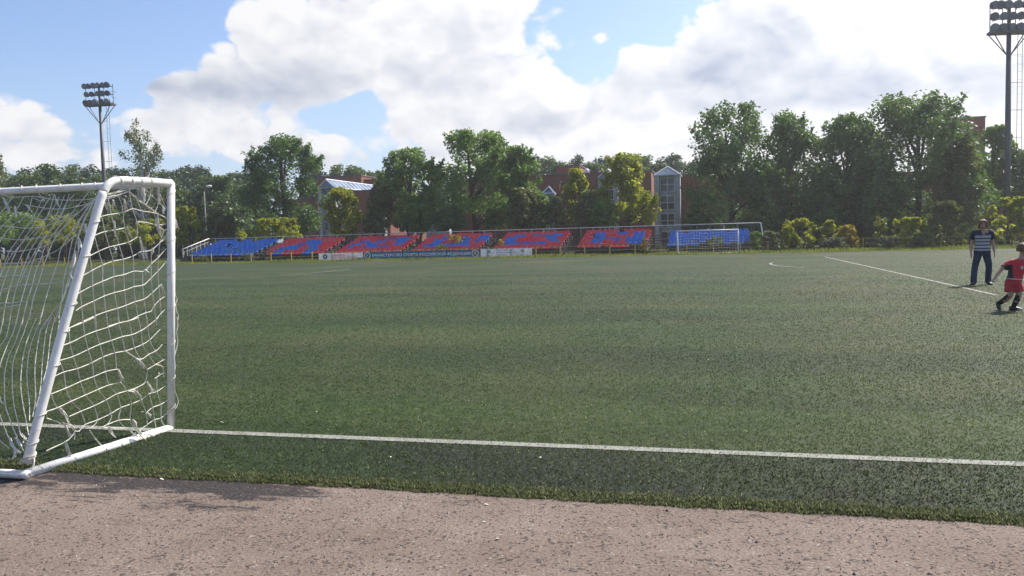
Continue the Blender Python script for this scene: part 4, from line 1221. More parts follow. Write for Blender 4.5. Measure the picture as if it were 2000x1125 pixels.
# ------------------------------------------------------------------ trees and shrubs
BARK = mat('bark', (.085, .068, .052), .9, .25, 4.0, .6, 12)
BIRCHB = mat('birch_bark', (.50, .49, .45), .8, .3, 3.0, .4, 10)
PINEB = mat('pine_bark', (.16, .085, .05), .9, .25, 3.0, .5, 10)
LEAF = {
    'deep': leaf_mat('leaf_deep', (0.052, 0.106, 0.037), (0.140, 0.223, 0.066), .30),
    'mid': leaf_mat('leaf_mid', (0.067, 0.136, 0.041), (0.192, 0.282, 0.067), .34),
    'yellow': leaf_mat('leaf_yellow', (0.119, 0.151, 0.022), (0.367, 0.367, 0.049), .5),
    'olive': leaf_mat('leaf_olive', (0.067, 0.092, 0.032), (0.176, 0.199, 0.072), .34),
    'birch': leaf_mat('leaf_birch', (0.075, 0.103, 0.047), (0.184, 0.208, 0.100), .30),
    'pine': leaf_mat('needle_pine', (0.036, 0.065, 0.040), (0.076, 0.120, 0.061), .12),
    'wood': leaf_mat('leaf_wood', (0.058, 0.100, 0.042), (0.129, 0.183, 0.066), .25),
    'weed': leaf_mat('leaf_weed', (0.087, 0.109, 0.032), (0.232, 0.246, 0.072), .35),
    'gold': leaf_mat('leaf_gold', (0.174, 0.145, 0.029), (0.435, 0.319, 0.043), .40),
    'grey': leaf_mat('leaf_grey', (0.080, 0.102, 0.065), (0.217, 0.232, 0.145), .30)}
def leaves(rg, clumps, n, size, droop=0.0, elong=.62):
    C = np.array([c for c, r, q in clumps]); Rr = np.array([r for c, r, q in clumps]); Q = np.array([q for c, r, q in clumps])
    wgt = Rr ** 2.0; wgt /= wgt.sum()
    k = rg.choice(len(C), n, p=wgt)
    d = rg.normal(size=(n, 3)); d /= np.linalg.norm(d, axis=1)[:, None]
    rad = rg.uniform(0, 1, n) ** .42
    c = C[k] + d * (Rr[k] * rad)[:, None] * np.array([1, 1, .95])
    c[:, 2] -= droop * rg.uniform(0, 1, n) ** 1.5
    c[:, 2] = np.maximum(c[:, 2], .03)
    a = rg.normal(size=(n, 3)); a[:, 2] = a[:, 2] * .6 - droop * .8
    a /= np.linalg.norm(a, axis=1)[:, None]
    b = np.cross(a, rg.normal(size=(n, 3))); b /= np.linalg.norm(b, axis=1)[:, None]
    L = size * rg.uniform(.6, 1.35, n)
    a *= (L * .62)[:, None]; b *= (L * elong * .62)[:, None]
    v = np.stack([c - a, c - b + a * .1, c + a, c + b + a * .1], 1).reshape(-1, 3)
    tint = np.clip(.5 * Q[k] + .5 * rg.uniform(0, 1, n), 0, 1)
    return v, tint
def broad_tree(name, label, cat, px, top, wpx, T, bot, leaf='mid', n=9000, size=.24, seed=0, trunks=1, spread=.75, bark=None, group=None, droop=0.0, shape='oval', nc=70, cr=1.0, tips=10):
    rg = np.random.default_rng(seed * 1000 + abs(int(px)))
    s_, H = onT(px, top, T)
    zb = max(.15, onT(px, bot, T)[1])
    dist = float(np.linalg.norm(P(s_, T)))
    rad = .5 * wpx * dist / FPX * 1.02
    base = P(s_, T, -.05)
    root = thing(name, label, cat, P(s_, T), group)
    clumps = []
    hgt = H - zb
    lob = rg.uniform(.80, 1.10, 9)
    k = 0
    while len(clumps) < nc:
        h = rg.uniform(0.02, .97)
        if shape == 'oval':
            pr = math.sin(math.pi * min(1, (h * .92 + .08)) ** .85) ** .62
        elif shape == 'top':
            pr = (.45 + .9 * h) if h < .6 else math.sqrt(max(0, 1 - ((h - .6) / .41) ** 2)) * .99
        elif shape == 'full':
            pr = .93 if h < .42 else .93 * math.sqrt(max(0.03, 1 - ((h - .42) / .60) ** 2.2))
        elif shape == 'cone':
            pr = (1 - h) ** .62 * .98 + .05
        elif shape == 'dome':
            pr = math.sqrt(max(0.02, 1 - h * h))
        else:
            pr = math.sin(math.pi * (h * .86 + .12)) ** .5 * .95
        a = rg.uniform(0, 2 * math.pi)
        lo = lob[int(a / 6.2832 * 9) % 9] * (.90 + .18 * math.sin(3 * h * 6.28 + a * 2 + seed))
        q = rg.uniform(.2, 1.0) ** .5
        rr = rad * min(1.0, pr * lo) * q
        r_ = cr * rg.uniform(.15, .30) * (rad * .55 + hgt * .22)
        rr = max(0.0, min(rr, rad - r_ * .75))
        z = zb + h * hgt
        z = min(z, H - r_ * .75)
        c = np.array([math.cos(a) * rr, math.sin(a) * rr, z])
        clumps.append((c, r_, rg.uniform(0, 1)))
    twigs = []
    rim = sorted(clumps, key=lambda q: -(np.hypot(q[0][0], q[0][1]) / rad + 1.1 * (q[0][2] - zb) / hgt))
    for k in range(tips * 2):        # upright sprigs that break the outline
        c, r0_, t_ = rim[min(len(rim) - 1, int(abs(rg.normal()) * len(rim) * .35))]
        out = np.array([c[0], c[1], 0]); out = out / (np.linalg.norm(out) + .01)
        d = out * rg.uniform(.1, .7) + np.array([rg.normal() * .25, rg.normal() * .25, rg.uniform(.5, 1.1)])
        d = d / np.linalg.norm(d)
        p, st0, rr_ = c + d * r0_ * .6, r0_ * rg.uniform(.34, .5), r0_ * .42
        tw = [c, p]
        for j in range(3):
            if p[2] + rr_ > H * 1.01: break
            clumps.append((p.copy(), rr_, rg.uniform(.2, 1)))
            p = p + d * st0 + rg.normal(size=3) * st0 * .25
            tw.append(p.copy()); rr_ *= .72; st0 *= .86
        twigs.append(tw)
    v, tint = leaves(rg, clumps, n, size, droop)
    me = np_mesh('crown', v, 4, tint)
    o = link('crown', me, LEAF[leaf], root)
    o.matrix_parent_inverse = Matrix.Identity(4)
    bk = bark or BARK
    tr = MB()
    big = sorted(clumps, key=lambda c: -c[1])[:10 if trunks == 1 else 8]
    for j in range(trunks):
        off = np.array([rg.normal() * .25, rg.normal() * .25, 0]) * (1 if trunks > 1 else 0)
        top_ = np.array([rg.normal() * rad * .12, rg.normal() * rad * .12, zb + hgt * (.80 if trunks == 1 else .6)])
        mid = off * 1.2 + np.array([rg.normal() * .15, rg.normal() * .15, max(.4, zb * .7 + .1 * hgt)])
        r0 = (.022 * H + .04) / (1 if trunks == 1 else 1.9)
        path = catmull([off * .15 + np.array([0, 0, -.1]), mid, top_ * .5 + mid * .5 + off * .5, top_], 3)
        tr.tube(path, [r0 * 1.25, r0, r0 * .7, r0 * .2], 7)
        for c, r_, q in big[j::trunks]:
            st_ = min(path, key=lambda q_: abs(q_[2] - c[2] * .62))
            tr.tube(catmull([st_, st_ * .4 + c * .6 + np.array([0, 0, .1 * r_]), c], 3), [r0 * .5, r0 * .3, r0 * .08], 5)
    for tw in twigs:
        if len(tw) > 2: tr.tube(tw, [.03, .012], 3, False)
    t = tr.build('trunk', bk, root, True)
    t.matrix_parent_inverse = Matrix.Identity(4)
    return root
BT = 'tree'
broad_tree('broadleaf_tree', 'big dark green tree standing alone left of the brick building', BT, 553, 266, 168, 78, 452, 'deep', 20800, .215, 1, cr=.9, shape='oval', tips=18)
broad_tree('broadleaf_tree', 'green tree with twin domes just right of the glazed gable roof', BT, 797, 289, 150, 76, 440, 'mid', 15200, .215, 2, cr=.9, tips=14)
broad_tree('broadleaf_tree', 'tallest green tree in the middle of the row behind the stand', BT, 925, 256, 214, 77, 442, 'mid', 22400, .215, 3, cr=.9, shape='oval', tips=20)
broad_tree('broadleaf_tree', 'lighter green tree leaning over the right side of the tallest middle tree', BT, 1012, 284, 92, 75.5, 420, 'mid', 8000, .215, 4, cr=.9, tips=10)
broad_tree('maple_tree', 'yellow-green round maple left of the grey glazed tower', BT, 1226, 301, 138, 76, 432, 'yellow', 14400, .215, 5, cr=.9, shape='dome', tips=14)
broad_tree('maple_tree', 'narrow yellowish tree below the brick roof block', BT, 1124, 329, 56, 75, 436, 'yellow', 5760, .215, 6, cr=.9, tips=8)
broad_tree('oak_tree', 'tall open oak with twiggy top right of the glazed tower', BT, 1428, 203, 190, 79, 472, 'deep', 19550, .23, 7, tips=26, shape='full', nc=120, cr=.92)
broad_tree('oak_tree', 'second tall narrow oak from the glazed tower', BT, 1545, 217, 116, 80, 472, 'deep', 14450, .23, 8, tips=20, shape='full', nc=120, cr=.92)
broad_tree('oak_tree', 'lower spreading oak between the narrow oak and the tallest oak', BT, 1655, 224, 143, 79, 472, 'deep', 17850, .23, 9, tips=18, shape='full', nc=120, cr=.92)
broad_tree('oak_tree', 'tallest and widest oak in front of the brick block', BT, 1797, 186, 248, 79, 472, 'deep', 29750, .23, 10, tips=24, shape='full', nc=120, cr=.92)
broad_tree('broadleaf_tree', 'green tree at the right edge behind the floodlight mast', BT, 1944, 248, 88, 84, 400, 'mid', 6000, .29, 11, tips=14)
broad_tree('broadleaf_tree', 'olive tree cut by the right edge of the picture', BT, 2040, 262, 110, 82, 420, 'mid', 6500, .29, 12, tips=10)
broad_tree('broadleaf_tree', 'pale green tree with light crown under the tallest oak', BT, 1876, 262, 78, 76, 450, 'olive', 8320, .215, 13, cr=.9, tips=10)
broad_tree('young_tree', 'bushy yellow-green young tree in front of the glazed gable', BT, 667, 366, 80, 73, 458, 'yellow', 5200, .24, 14, trunks=3, tips=12)
broad_tree('young_tree', 'pointed grey-green young tree right of the glazed gable', BT, 742, 361, 72, 73.5, 456, 'olive', 4600, .24, 15, trunks=2, shape='cone', tips=14)
broad_tree('young_tree', 'olive bushy young tree below the lighter middle tree', BT, 1020, 368, 78, 73, 448, 'olive', 4800, .24, 16, trunks=3, tips=10)
broad_tree('young_tree', 'slim olive sapling left of the narrow yellowish tree', BT, 1085, 384, 36, 73, 446, 'olive', 2200, .23, 17, trunks=2, tips=6)
broad_tree('young_tree', 'dark bushy sapling under the tallest middle tree', BT, 880, 402, 74, 73, 448, 'deep', 4000, .24, 18, trunks=3, tips=8)
broad_tree('young_tree', 'dark bushy sapling between glazed gable and middle trees', BT, 812, 398, 80, 73, 450, 'mid', 4200, .24, 19, trunks=3, tips=8)
broad_tree('young_tree', 'leafy sapling at the foot of the yellow-green maple', BT, 1175, 392, 62, 73, 446, 'mid', 3400, .24, 20, trunks=2, tips=8)
broad_tree('young_tree', 'dim sapling against the brick wall right of the glazed tower', BT, 1362, 398, 50, 77, 452, 'mid', 2200, .24, 21, trunks=2, tips=8)
broad_tree('young_tree', 'dark sapling filling the gap under the two left oaks', BT, 1490, 312, 96, 76, 470, 'deep', 5200, .26, 22, trunks=3, tips=8)
broad_tree('young_tree', 'dark sapling filling the gap under the spreading oak', BT, 1605, 312, 100, 75, 474, 'deep', 5600, .26, 23, trunks=3, tips=8)
broad_tree('young_tree', 'dark sapling filling the gap under the tallest oak', BT, 1718, 296, 104, 75, 470, 'deep', 5800, .26, 24, trunks=3, tips=8)
broad_tree('young_tree', 'olive sapling just left of the yellow-green maple', BT, 1150, 372, 44, 73.5, 446, 'olive', 2400, .23, 61, trunks=2, tips=6)
broad_tree('young_tree', 'leafy sapling between the olive bushy tree and the slim sapling', BT, 1056, 380, 44, 74, 446, 'mid', 2400, .23, 62, trunks=2, tips=6)
broad_tree('birch_tree', 'tall airy birch with drooping twigs beside the left floodlight mast', BT, 268, 230, 112, 84, 470, 'birch', 6800, .20, 25, bark=BIRCHB, droop=.55, shape='cone', nc=60, cr=.62, tips=26)
broad_tree('broadleaf_tree', 'rounded green tree left of the left floodlight mast', BT, 80, 322, 112, 88, 450, 'wood', 6000, .28, 26, tips=12)
broad_tree('broadleaf_tree', 'drooping tree cut by the left edge of the picture', BT, -22, 296, 70, 84, 470, 'birch', 6720, .215, 27, cr=.9, droop=.4, tips=10)
broad_tree('broadleaf_tree', 'dark leafy tree between the floodlight mast and the rounded tree', BT, 150, 345, 96, 86, 460, 'wood', 5200, .28, 28, tips=10)
broad_tree('broadleaf_tree', 'dark leafy tree directly behind the near goal post', BT, 330, 352, 96, 88, 460, 'wood', 5200, .28, 29, tips=10)
broad_tree('broadleaf_tree', 'dim green tree above the street lamp', BT, 425, 345, 110, 92, 460, 'wood', 6200, .30, 30, tips=10)
SH = 'shrub'
def shrub(label, px, top, wpx, T, leaf, n, seed, bot=None, size=.17, tips=22):
    yb = bot if bot else 476
    broad_tree('shrub', label, SH, px, top, wpx, T, yb, leaf, int(n * 1.25), size, seed, trunks=4, shape='dome', nc=40, cr=.82, tips=tips, group='shrubs round the pitch')
shrub('light green shrub right beside the near goal post', 368, 402, 62, 72, 'yellow', 3600, 31)
shrub('rounded light green shrub under the street lamp', 428, 412, 76, 73, 'olive', 4200, 32)
shrub('wide low bright green shrub behind the all-blue left block', 530, 426, 128, 72.5, 'yellow', 5600, 33)
shrub('yellowish shrub between goal tube and goal post, seen through the net', 290, 428, 96, 74, 'yellow', 4200, 34)
shrub('olive shrub behind the sloping goal tube', 205, 424, 100, 75, 'olive', 4200, 35)
shrub('yellow-tinged shrub behind the back net', 120, 420, 104, 74, 'yellow', 4200, 36)
shrub('dark shrub behind the back net at the left edge', 30, 415, 130, 75, 'mid', 4600, 37)
shrub('grey-green shrub just right of the stand end', 1503, 452, 48, 64.5, 'grey', 2400, 38, 492)
shrub('bright yellow-green shrub right of the stand', 1560, 428, 76, 66.8, 'yellow', 3600, 39, 490)
shrub('thin yellow shrub second to the right of the stand', 1622, 431, 50, 67.2, 'yellow', 2000, 40, 486)
shrub('golden-leaved low shrub beside the thin yellow shrub', 1655, 440, 50, 66.8, 'gold', 1500, 41, 486)
shrub('pale grey-green low weed bush at the rail fence', 1630, 464, 66, 65.2, 'grey', 2000, 42, 490, .15)
shrub('slim lone green shrub in front of the dark oaks', 1722, 420, 26, 67.5, 'yellow', 800, 43, 470)
shrub('yellow shrub below the tallest oak', 1776, 425, 72, 67.2, 'yellow', 3000, 44, 486)
shrub('tall olive shrub left of the woman', 1846, 393, 74, 67.6, 'olive', 4200, 45, 486)
shrub('large yellow-green shrub behind the woman and the running child', 1978, 384, 100, 67, 'yellow', 5600, 46, 480)
shrub('low grey bush at the rail fence left of the tall olive shrub', 1730, 462, 54, 65.2, 'grey', 1500, 47, 490, .15)
shrub('low olive bush at the rail fence under the tall olive shrub', 1806, 455, 70, 65.4, 'olive', 2200, 48, 490, .15)
shrub('dark shrub behind the woman', 1915, 442, 80, 69, 'deep', 2600, 49, 486)
shrub('yellow weed bush growing through the seats above the blue banner end', 888, 459, 42, 66.6, 'gold', 420, 50, 478, .13)
shrub('thin green weeds among the front seats above the blue banner', 862, 478, 34, 64.2, 'weed', 260, 51, 492, .11)
shrub('small yellow weed at the left of the ring-lettered block', 978, 468, 16, 65.0, 'gold', 110, 52, 480, .11)
shrub('small weed bush at the right of the two-bar block', 1258, 466, 22, 64.0, 'weed', 300, 53, 492, .12)
shrub('leafy weeds growing through the blue seats behind the far goal', 1398, 462, 36, 64.3, 'mid', 420, 54, 484, .12)
shrub('leafy weeds at the right end of the blue seats', 1475, 452, 34, 65.5, 'mid', 900, 55, 492, .14)
shrub('small weed bush under the all-blue left block', 395, 499, 26, 63.4, 'weed', 420, 56, 512, .11)
shrub('small weed bush under the stand before the white banner', 478, 498, 26, 63.2, 'olive', 420, 57, 511, .11)
# ---- pines of the wood beyond: prototypes with a bare trunk and layered crown, copied
def pine_proto(seed, H=14.0, R=2.3, bare=.45):
    rg = np.random.default_rng(seed)
    cl = []
    for k in range(34):
        h = rg.uniform(bare, .96)
        r = R * (.55 + .6 * math.sin(math.pi * min(1, (h - bare) / (1 - bare) * .8 + .15))) * rg.uniform(.2, .85)
        a = rg.uniform(0, 6.28)
        cl.append((np.array([math.cos(a) * r, math.sin(a) * r, h * H]), rg.uniform(.55, 1.05), rg.uniform(0, 1)))
    cl.append((np.array([0, 0, H - .5]), .7, .5))
    v, t = leaves(rg, cl, 3000, .36, 0, .5)
    me = np_mesh('crown', v, 4, t); me.materials.append(LEAF['pine'] if seed % 2 else LEAF['wood'])
    tr = MB().tube(catmull([np.array([0, 0, -.2]), np.array([.1, 0, H * .4]), np.array([-.1, .1, H * .8]), np.array([0, 0, H - .4])], 3), [.2, .17, .1, .04], 6)
    for c, r_, q in cl[:12]:
        tr.tube([np.array([0, 0, c[2] - .4]), c], [.06, .02], 4)
    tm = tr.mesh('trunk', True); tm.materials.append(PINEB)
    return me, tm, H
def bushy_proto(seed):
    rg = np.random.default_rng(100 + seed)
    cl = []
    for k in range(40):
        h = rg.uniform(.03, .95); r = 2.6 * math.sqrt(max(.03, 1 - h ** 2.5)) * rg.uniform(.2, .9); a = rg.uniform(0, 6.28)
        cl.append((np.array([math.cos(a) * r, math.sin(a) * r, h * 8.0]), rg.uniform(.6, 1.1), rg.uniform(0, 1)))
    v, t = leaves(rg, cl, 3200, .34, 0, .6)
    me = np_mesh('crown', v, 4, t); me.materials.append(LEAF['wood' if seed % 2 else 'mid'])
    tr = MB().tube([np.array([0, 0, -.2]), np.array([.1, 0, 4.0]), np.array([0, .1, 7.4])], [.16, .11, .04], 6)
    for c, r_, q in cl[:8]:
        tr.tube([np.array([0, 0, c[2] * .7]), c], [.05, .02], 4)
    tm = tr.mesh('trunk', True); tm.materials.append(BARK)
    return me, tm, 8.0
BUSHY = [bushy_proto(k) for k in range(4)]
PROTO = [pine_proto(k, 14.0, 1.9 + .25 * (k % 4), .34 + .05 * (k % 3)) for k in range(6)]
prng = random.Random(5)
def pine(px, top, T, label, group, name='pine_tree', protos=None):
    me, tm, H = prng.choice(protos or PROTO)
    s_, z = onT(px, top, T)
    root = thing(name, label, 'tree', P(s_, T), group)
    sc = z / H
    wd = sc * prng.uniform(.85, 1.25)
    root.rotation_euler = (0, 0, prng.uniform(0, 6.28))
    root.scale = (wd, wd, sc)
    for nm, mm in (('crown', me), ('trunk', tm)):
        o = bpy.data.objects.new(nm, mm)
        COL.objects.link(o); o.parent = root
LW, RW = 'dark pine in the wood on the left skyline', 'dark pine on the skyline above the brick roofs'
for k in range(30):
    x = -90 + k * 21 + prng.uniform(-8, 8)
    pine(x, 334 + 8 * math.sin(x * .03) + prng.uniform(-14, 8), 118 + prng.uniform(-8, 10), LW, 'pines of the left wood')
for k in range(30):
    x = -80 + k * 20.5 + prng.uniform(-8, 8)
    pine(x, 350 + prng.uniform(-10, 12), 106 + prng.uniform(-4, 6), LW, 'pines of the left wood')
for k in range(9):
    x = 606 + k * 19 + prng.uniform(-6, 6)
    pine(x, 326 + prng.uniform(-8, 10), 128 + prng.uniform(-6, 8), RW, 'pines above the brick roofs')
for k in range(24):
    x = 985 + k * 18.5 + prng.uniform(-6, 6)
    pine(x, 308 + prng.uniform(-8, 14), 128 + prng.uniform(-6, 8), RW, 'pines above the brick roofs')
for k in range(18):
    x = 1000 + k * 24 + prng.uniform(-6, 6)
    pine(x, 322 + prng.uniform(-6, 10), 120 + prng.uniform(-3, 4), RW, 'pines above the brick roofs')
for k in range(24):
    x = -110 + k * 27 + prng.uniform(-8, 8)
    pine(x, 392 + prng.uniform(-22, 22), 98 + prng.uniform(-3, 4), 'low dark leafy tree at the foot of the left wood', 'leafy trees at the foot of the left wood', 'leafy_tree', BUSHY)
# ---- rough grass strip along the far side of the pitch
def verge():
    rg = np.random.default_rng(3)
    n = 52000
    s = rg.uniform(-62, 48, n); t = FAR_T - .15 + rg.uniform(0, 1, n) ** 1.3 * 9.0
    t += .25 * np.sin(s * .9) + .15 * np.sin(s * 2.7)
    patch = .5 + .5 * np.sin(s * .8 + 2 * np.sin(s * .23)) * np.cos(t * .9)
    h = rg.uniform(.06, .24, n) * (.6 + .9 * patch); h *= np.where(t < FAR_T + 1.0, .6, 1.0)
    under = (t > 64.0) & (t < 69.5) & (s > -46) & (s < 3.5)
    h = np.where(under, h * .5, h)
    base = E1[None, :] * s[:, None] + E2[None, :] * t[:, None]; base[:, 2] = -.02
    a = rg.uniform(0, 6.28, n); w_ = rg.uniform(.02, .05, n)
    sd = np.stack([np.cos(a), np.sin(a), 0 * a], 1) * w_[:, None]
    b = rg.uniform(0, 6.28, n)
    tip = base + np.stack([np.cos(b) * h * .5, np.sin(b) * h * .5, h], 1)
    v = np.stack([base - sd, base + sd, tip], 1).reshape(-1, 3)
    me = np_mesh('verge_grass', v, 3, np.clip(.55 * patch + .45 * rg.uniform(0, 1, n), 0, 1))
    tag(link('verge_grass', me, LEAF['weed']), 'rough green grass and weeds along the far edge of the pitch', 'grass', kind='stuff')
verge()

# ------------------------------------------------------------------ haze volume added to lighten the distance, standing in for lens veil
def air():
    m = bpy.data.materials.new('veil_haze')
    m.use_nodes = True
    nt = m.node_tree
    nt.nodes.clear()
    out = nt.nodes.new('ShaderNodeOutputMaterial')
    v = nt.nodes.new('ShaderNodeVolumePrincipled')
    v.inputs['Color'].default_value = (.97, .98, 1.0, 1)
    v.inputs['Density'].default_value = .00048
    v.inputs['Anisotropy'].default_value = .45
    nt.links.new(v.outputs[0], out.inputs['Volume'])
    mb = MB().fbox(-340, 340, -130, 430, -1.1, 26.0)
    tag(mb.build('haze', m), 'thin haze added over the whole pitch to stand in for lens veil', 'haze', kind='stuff')
air()
# ------------------------------------------------------------------ people
def evaluated(o):
    dg = bpy.context.evaluated_depsgraph_get()
    return bpy.data.meshes.new_from_object(o.evaluated_get(dg))
def fuse(mb, name, voxel, smooth=4):
    """several overlapping closed shapes become one continuous skin"""
    o = bpy.data.objects.new(name, mb.mesh(name)); COL.objects.link(o)
    r = o.modifiers.new('r', 'REMESH'); r.mode = 'VOXEL'; r.voxel_size = voxel; r.use_smooth_shade = True
    s = o.modifiers.new('s', 'SMOOTH'); s.factor = .5; s.iterations = smooth
    me = evaluated(o)
    bpy.data.objects.remove(o)
    me.name = name
    return me
V = lambda *a: np.array(a, float)
def limb(mb, pts, rad, squash=1.0):
    """tapered limb through joints"""
    mb.tube(catmull([V(*p) for p in pts], 4), rad, 12)
    for p, r in zip(pts, np.interp(np.linspace(0, 1, len(pts)), np.linspace(0, 1, len(rad)), rad)):
        mb.ball(V(*p), r * .98, r * .98, r * .98, 10, 6)
def hand(mb, wrist, d, side, thumb, L, curl=.25):
    """palm, four fingers of different length, thumb from the side; d along the hand, side across the knuckles, thumb direction"""
    d, side, thumb = (V(*q) / np.linalg.norm(q) for q in (d, side, thumb))
    nrm = np.cross(side, d)
    pc = V(*wrist) + d * L * .26
    mb.loft([(V(*wrist) - d * L * .04, side * L * .15, nrm * L * .11), (pc, side * L * .22, nrm * L * .10), (V(*wrist) + d * L * .50, side * L * .22, nrm * L * .075), (V(*wrist) + d * L * .54, side * L * .18, nrm * L * .05)])
    for k, fl in enumerate((.40, .47, .44, .34)):
        o = V(*wrist) + d * L * .48 + side * L * (.165 - .11 * k)
        a = o + d * L * fl * .5 + nrm * L * curl * .12
        b = a + (d * .85 + nrm * curl * 1.4) * L * fl * .33
        c = b + (d * .6 + nrm * curl * 2.2) * L * fl * .25
        mb.tube([o, a, b, c], [L * .050, L * .048, L * .043, L * .034], 8)
    o = V(*wrist) + d * L * .12 + thumb * L * .15
    mb.tube([o, o + (d * .6 + thumb * .7) * L * .22, o + (d * .85 + thumb * .55) * L * .42, o + (d + thumb * .3) * L * .55], [L * .075, L * .06, L * .05, L * .038], 8)
def head(mb, c, fwd, up, h):
    """skull, jaw, nose, ears; c = centre, h = head height"""
    fwd, up = V(*fwd) / np.linalg.norm(fwd), V(*up) / np.linalg.norm(up)
    lat = np.cross(fwd, up)
    c = V(*c)
    def q(f, u, l): return c + fwd * f * h + up * u * h + lat * l * h
    rings = []
    for u, cf, rf, rl in ((.49, -.02, .10, .09), (.44, -.02, .24, .20), (.32, -.02, .36, .30), (.15, -.01, .40, .335), (0, .01, .395, .325), (-.15, .04, .36, .29), (-.30, .09, .28, .24), (-.42, .15, .19, .17), (-.48, .19, .09, .09)):
        rings.append((q(cf, u, 0), fwd * rf * h, lat * rl * h))
    mb.loft(rings[::-1])
    mb.tube([q(.38, .06, 0), q(.47, -.08, 0), q(.49, -.14, 0)], [.03 * h, .055 * h, .05 * h], 8)
    mb.ball(q(.46, -.15, 0), .07 * h, .07 * h, .045 * h, 8, 6)
    for s in (-1, 1):
        mb.ball(q(-.03, -.03, s * .335), .06 * h, .06 * h, .115 * h, 8, 6)
        mb.ball(q(.30, -.10, s * .17), .09 * h, .09 * h, .08 * h, 8, 6)
    mb.ball(q(.385, -.265, 0), .07 * h, .07 * h, .035 * h, 8, 6)
    return q
def face_bits(root, q, h, m_eye, m_lip, m_brow):
    for s in (-1, 1):
        MB().ball(q(.365, .02, s * .145), .045 * h, .045 * h, .032 * h, 8, 6).build('eye', m_eye, root, True)
        MB().tube([q(.385, .105, s * .07), q(.385, .125, s * .15), q(.345, .10, s * .22)], .014 * h, 5).build('eyebrow', m_brow, root)
    MB().tube([q(.40, -.27, -.10), q(.445, -.262, 0), q(.40, -.27, .10)], .022 * h, 6).build('lips', m_lip, root)
def hair_shell(q, h, hang, seed, front=.30, strands=340, th=.05, length=.20):
    """cap of hair that leaves the face free, with loose strands on top"""
    mb = MB()
    rg = random.Random(seed)
    for k in range(strands):
        a = rg.uniform(-math.pi, math.pi)                 # 0 = forehead
        w = abs(a) / math.pi
        lat_, fw = math.sin(a), math.cos(a)
        p0 = q(-.04 + .10 * fw * rg.random(), .50 + rg.uniform(-.01, .05), .10 * lat_ * rg.random())
        end_u = front + (hang - front) * min(1, max(0, w - .16) * 3.2) ** .9 + rg.uniform(-.05, .05)
        bulge = 1.0 + rg.uniform(.0, .10 if abs(a) < .7 else .16)
        p1 = q(-.02 + .27 * fw * bulge, .42, .24 * lat_ * bulge)
        p2 = q(-.02 + .39 * fw * bulge, .5 * (.42 + end_u) + .05, .355 * lat_ * bulge)
        p3 = q(-.02 + .40 * fw * bulge + rg.uniform(-.03, .03), end_u, .37 * lat_ * bulge + rg.uniform(-.03, .03))
        mb.tube(catmull([p0, p1, p2, p3], 3), [th * h * .8, th * h, th * h, th * h * .35], 5)
    rings = [(q(-.05, u, 0), (q(1, 0, 0) - q(0, 0, 0)) * rf, (q(0, 0, 1) - q(0, 0, 0)) * rl) for u, rf, rl in ((.53, .06, .06), (.50, .20, .17), (.40, .33, .28), (.28, .385, .335))]
    mb.loft(rings[::-1])
    rings = [(q(-.13, u, 0), (q(1, 0, 0) - q(0, 0, 0)) * rf, (q(0, 0, 1) - q(0, 0, 0)) * rl) for u, rf, rl in ((.30, .32, .345), (.1, .31, .355), (min(0, hang + .05), .27, .33), (hang, .22, .28))]
    mb.loft(rings[::-1])
    return mb
def place(o):
    o.matrix_parent_inverse = Matrix.Identity(4)
    return o
SKIN = mat('skin', (.42, .24, .17), .55, .06, 12.0)
def local(name, me, m, root):
    return place(link(name, me, m, root))
def stripe_shirt_mat():
    m, w, b = principled('striped_jersey')
    co = w.new('ShaderNodeTexCoord').outputs['Object']
    sep = w.new('ShaderNodeSeparateXYZ'); w.put(sep.inputs[0], co)
    z = w.m('ADD', sep.outputs[2], w.m('MULTIPLY', w.noise(co, 6, 2, .5), .012))
    ph = w.m('FRACT', w.m('MULTIPLY', w.m('SUBTRACT', z, .86), 1 / .083))
    st_ = w.m('MULTIPLY', w.m('GREATER_THAN', ph, .66), w.m('LESS_THAN', z, 1.26))
    yoke = w.m('GREATER_THAN', z, 1.265)
    sleeve = w.m('MULTIPLY', w.m('GREATER_THAN', w.m('ABSOLUTE', sep.outputs[0]), .185), w.m('GREATER_THAN', z, 1.10))
    f = w.m('MAXIMUM', w.m('MAXIMUM', st_, yoke), sleeve)
    c = w.mix(f, (.42, .41, .46), (.022, .022, .045))
    w.put(b.inputs['Base Color'], c); b.inputs['Roughness'].default_value = .85
    bp = w.new('ShaderNodeBump'); bp.inputs['Strength'].default_value = .9; bp.inputs['Distance'].default_value = .03
    w.put(bp.inputs['Height'], w.noise(co, 7, 5, .65, .8)); w.put(b.inputs['Normal'], bp.outputs[0])
    return m
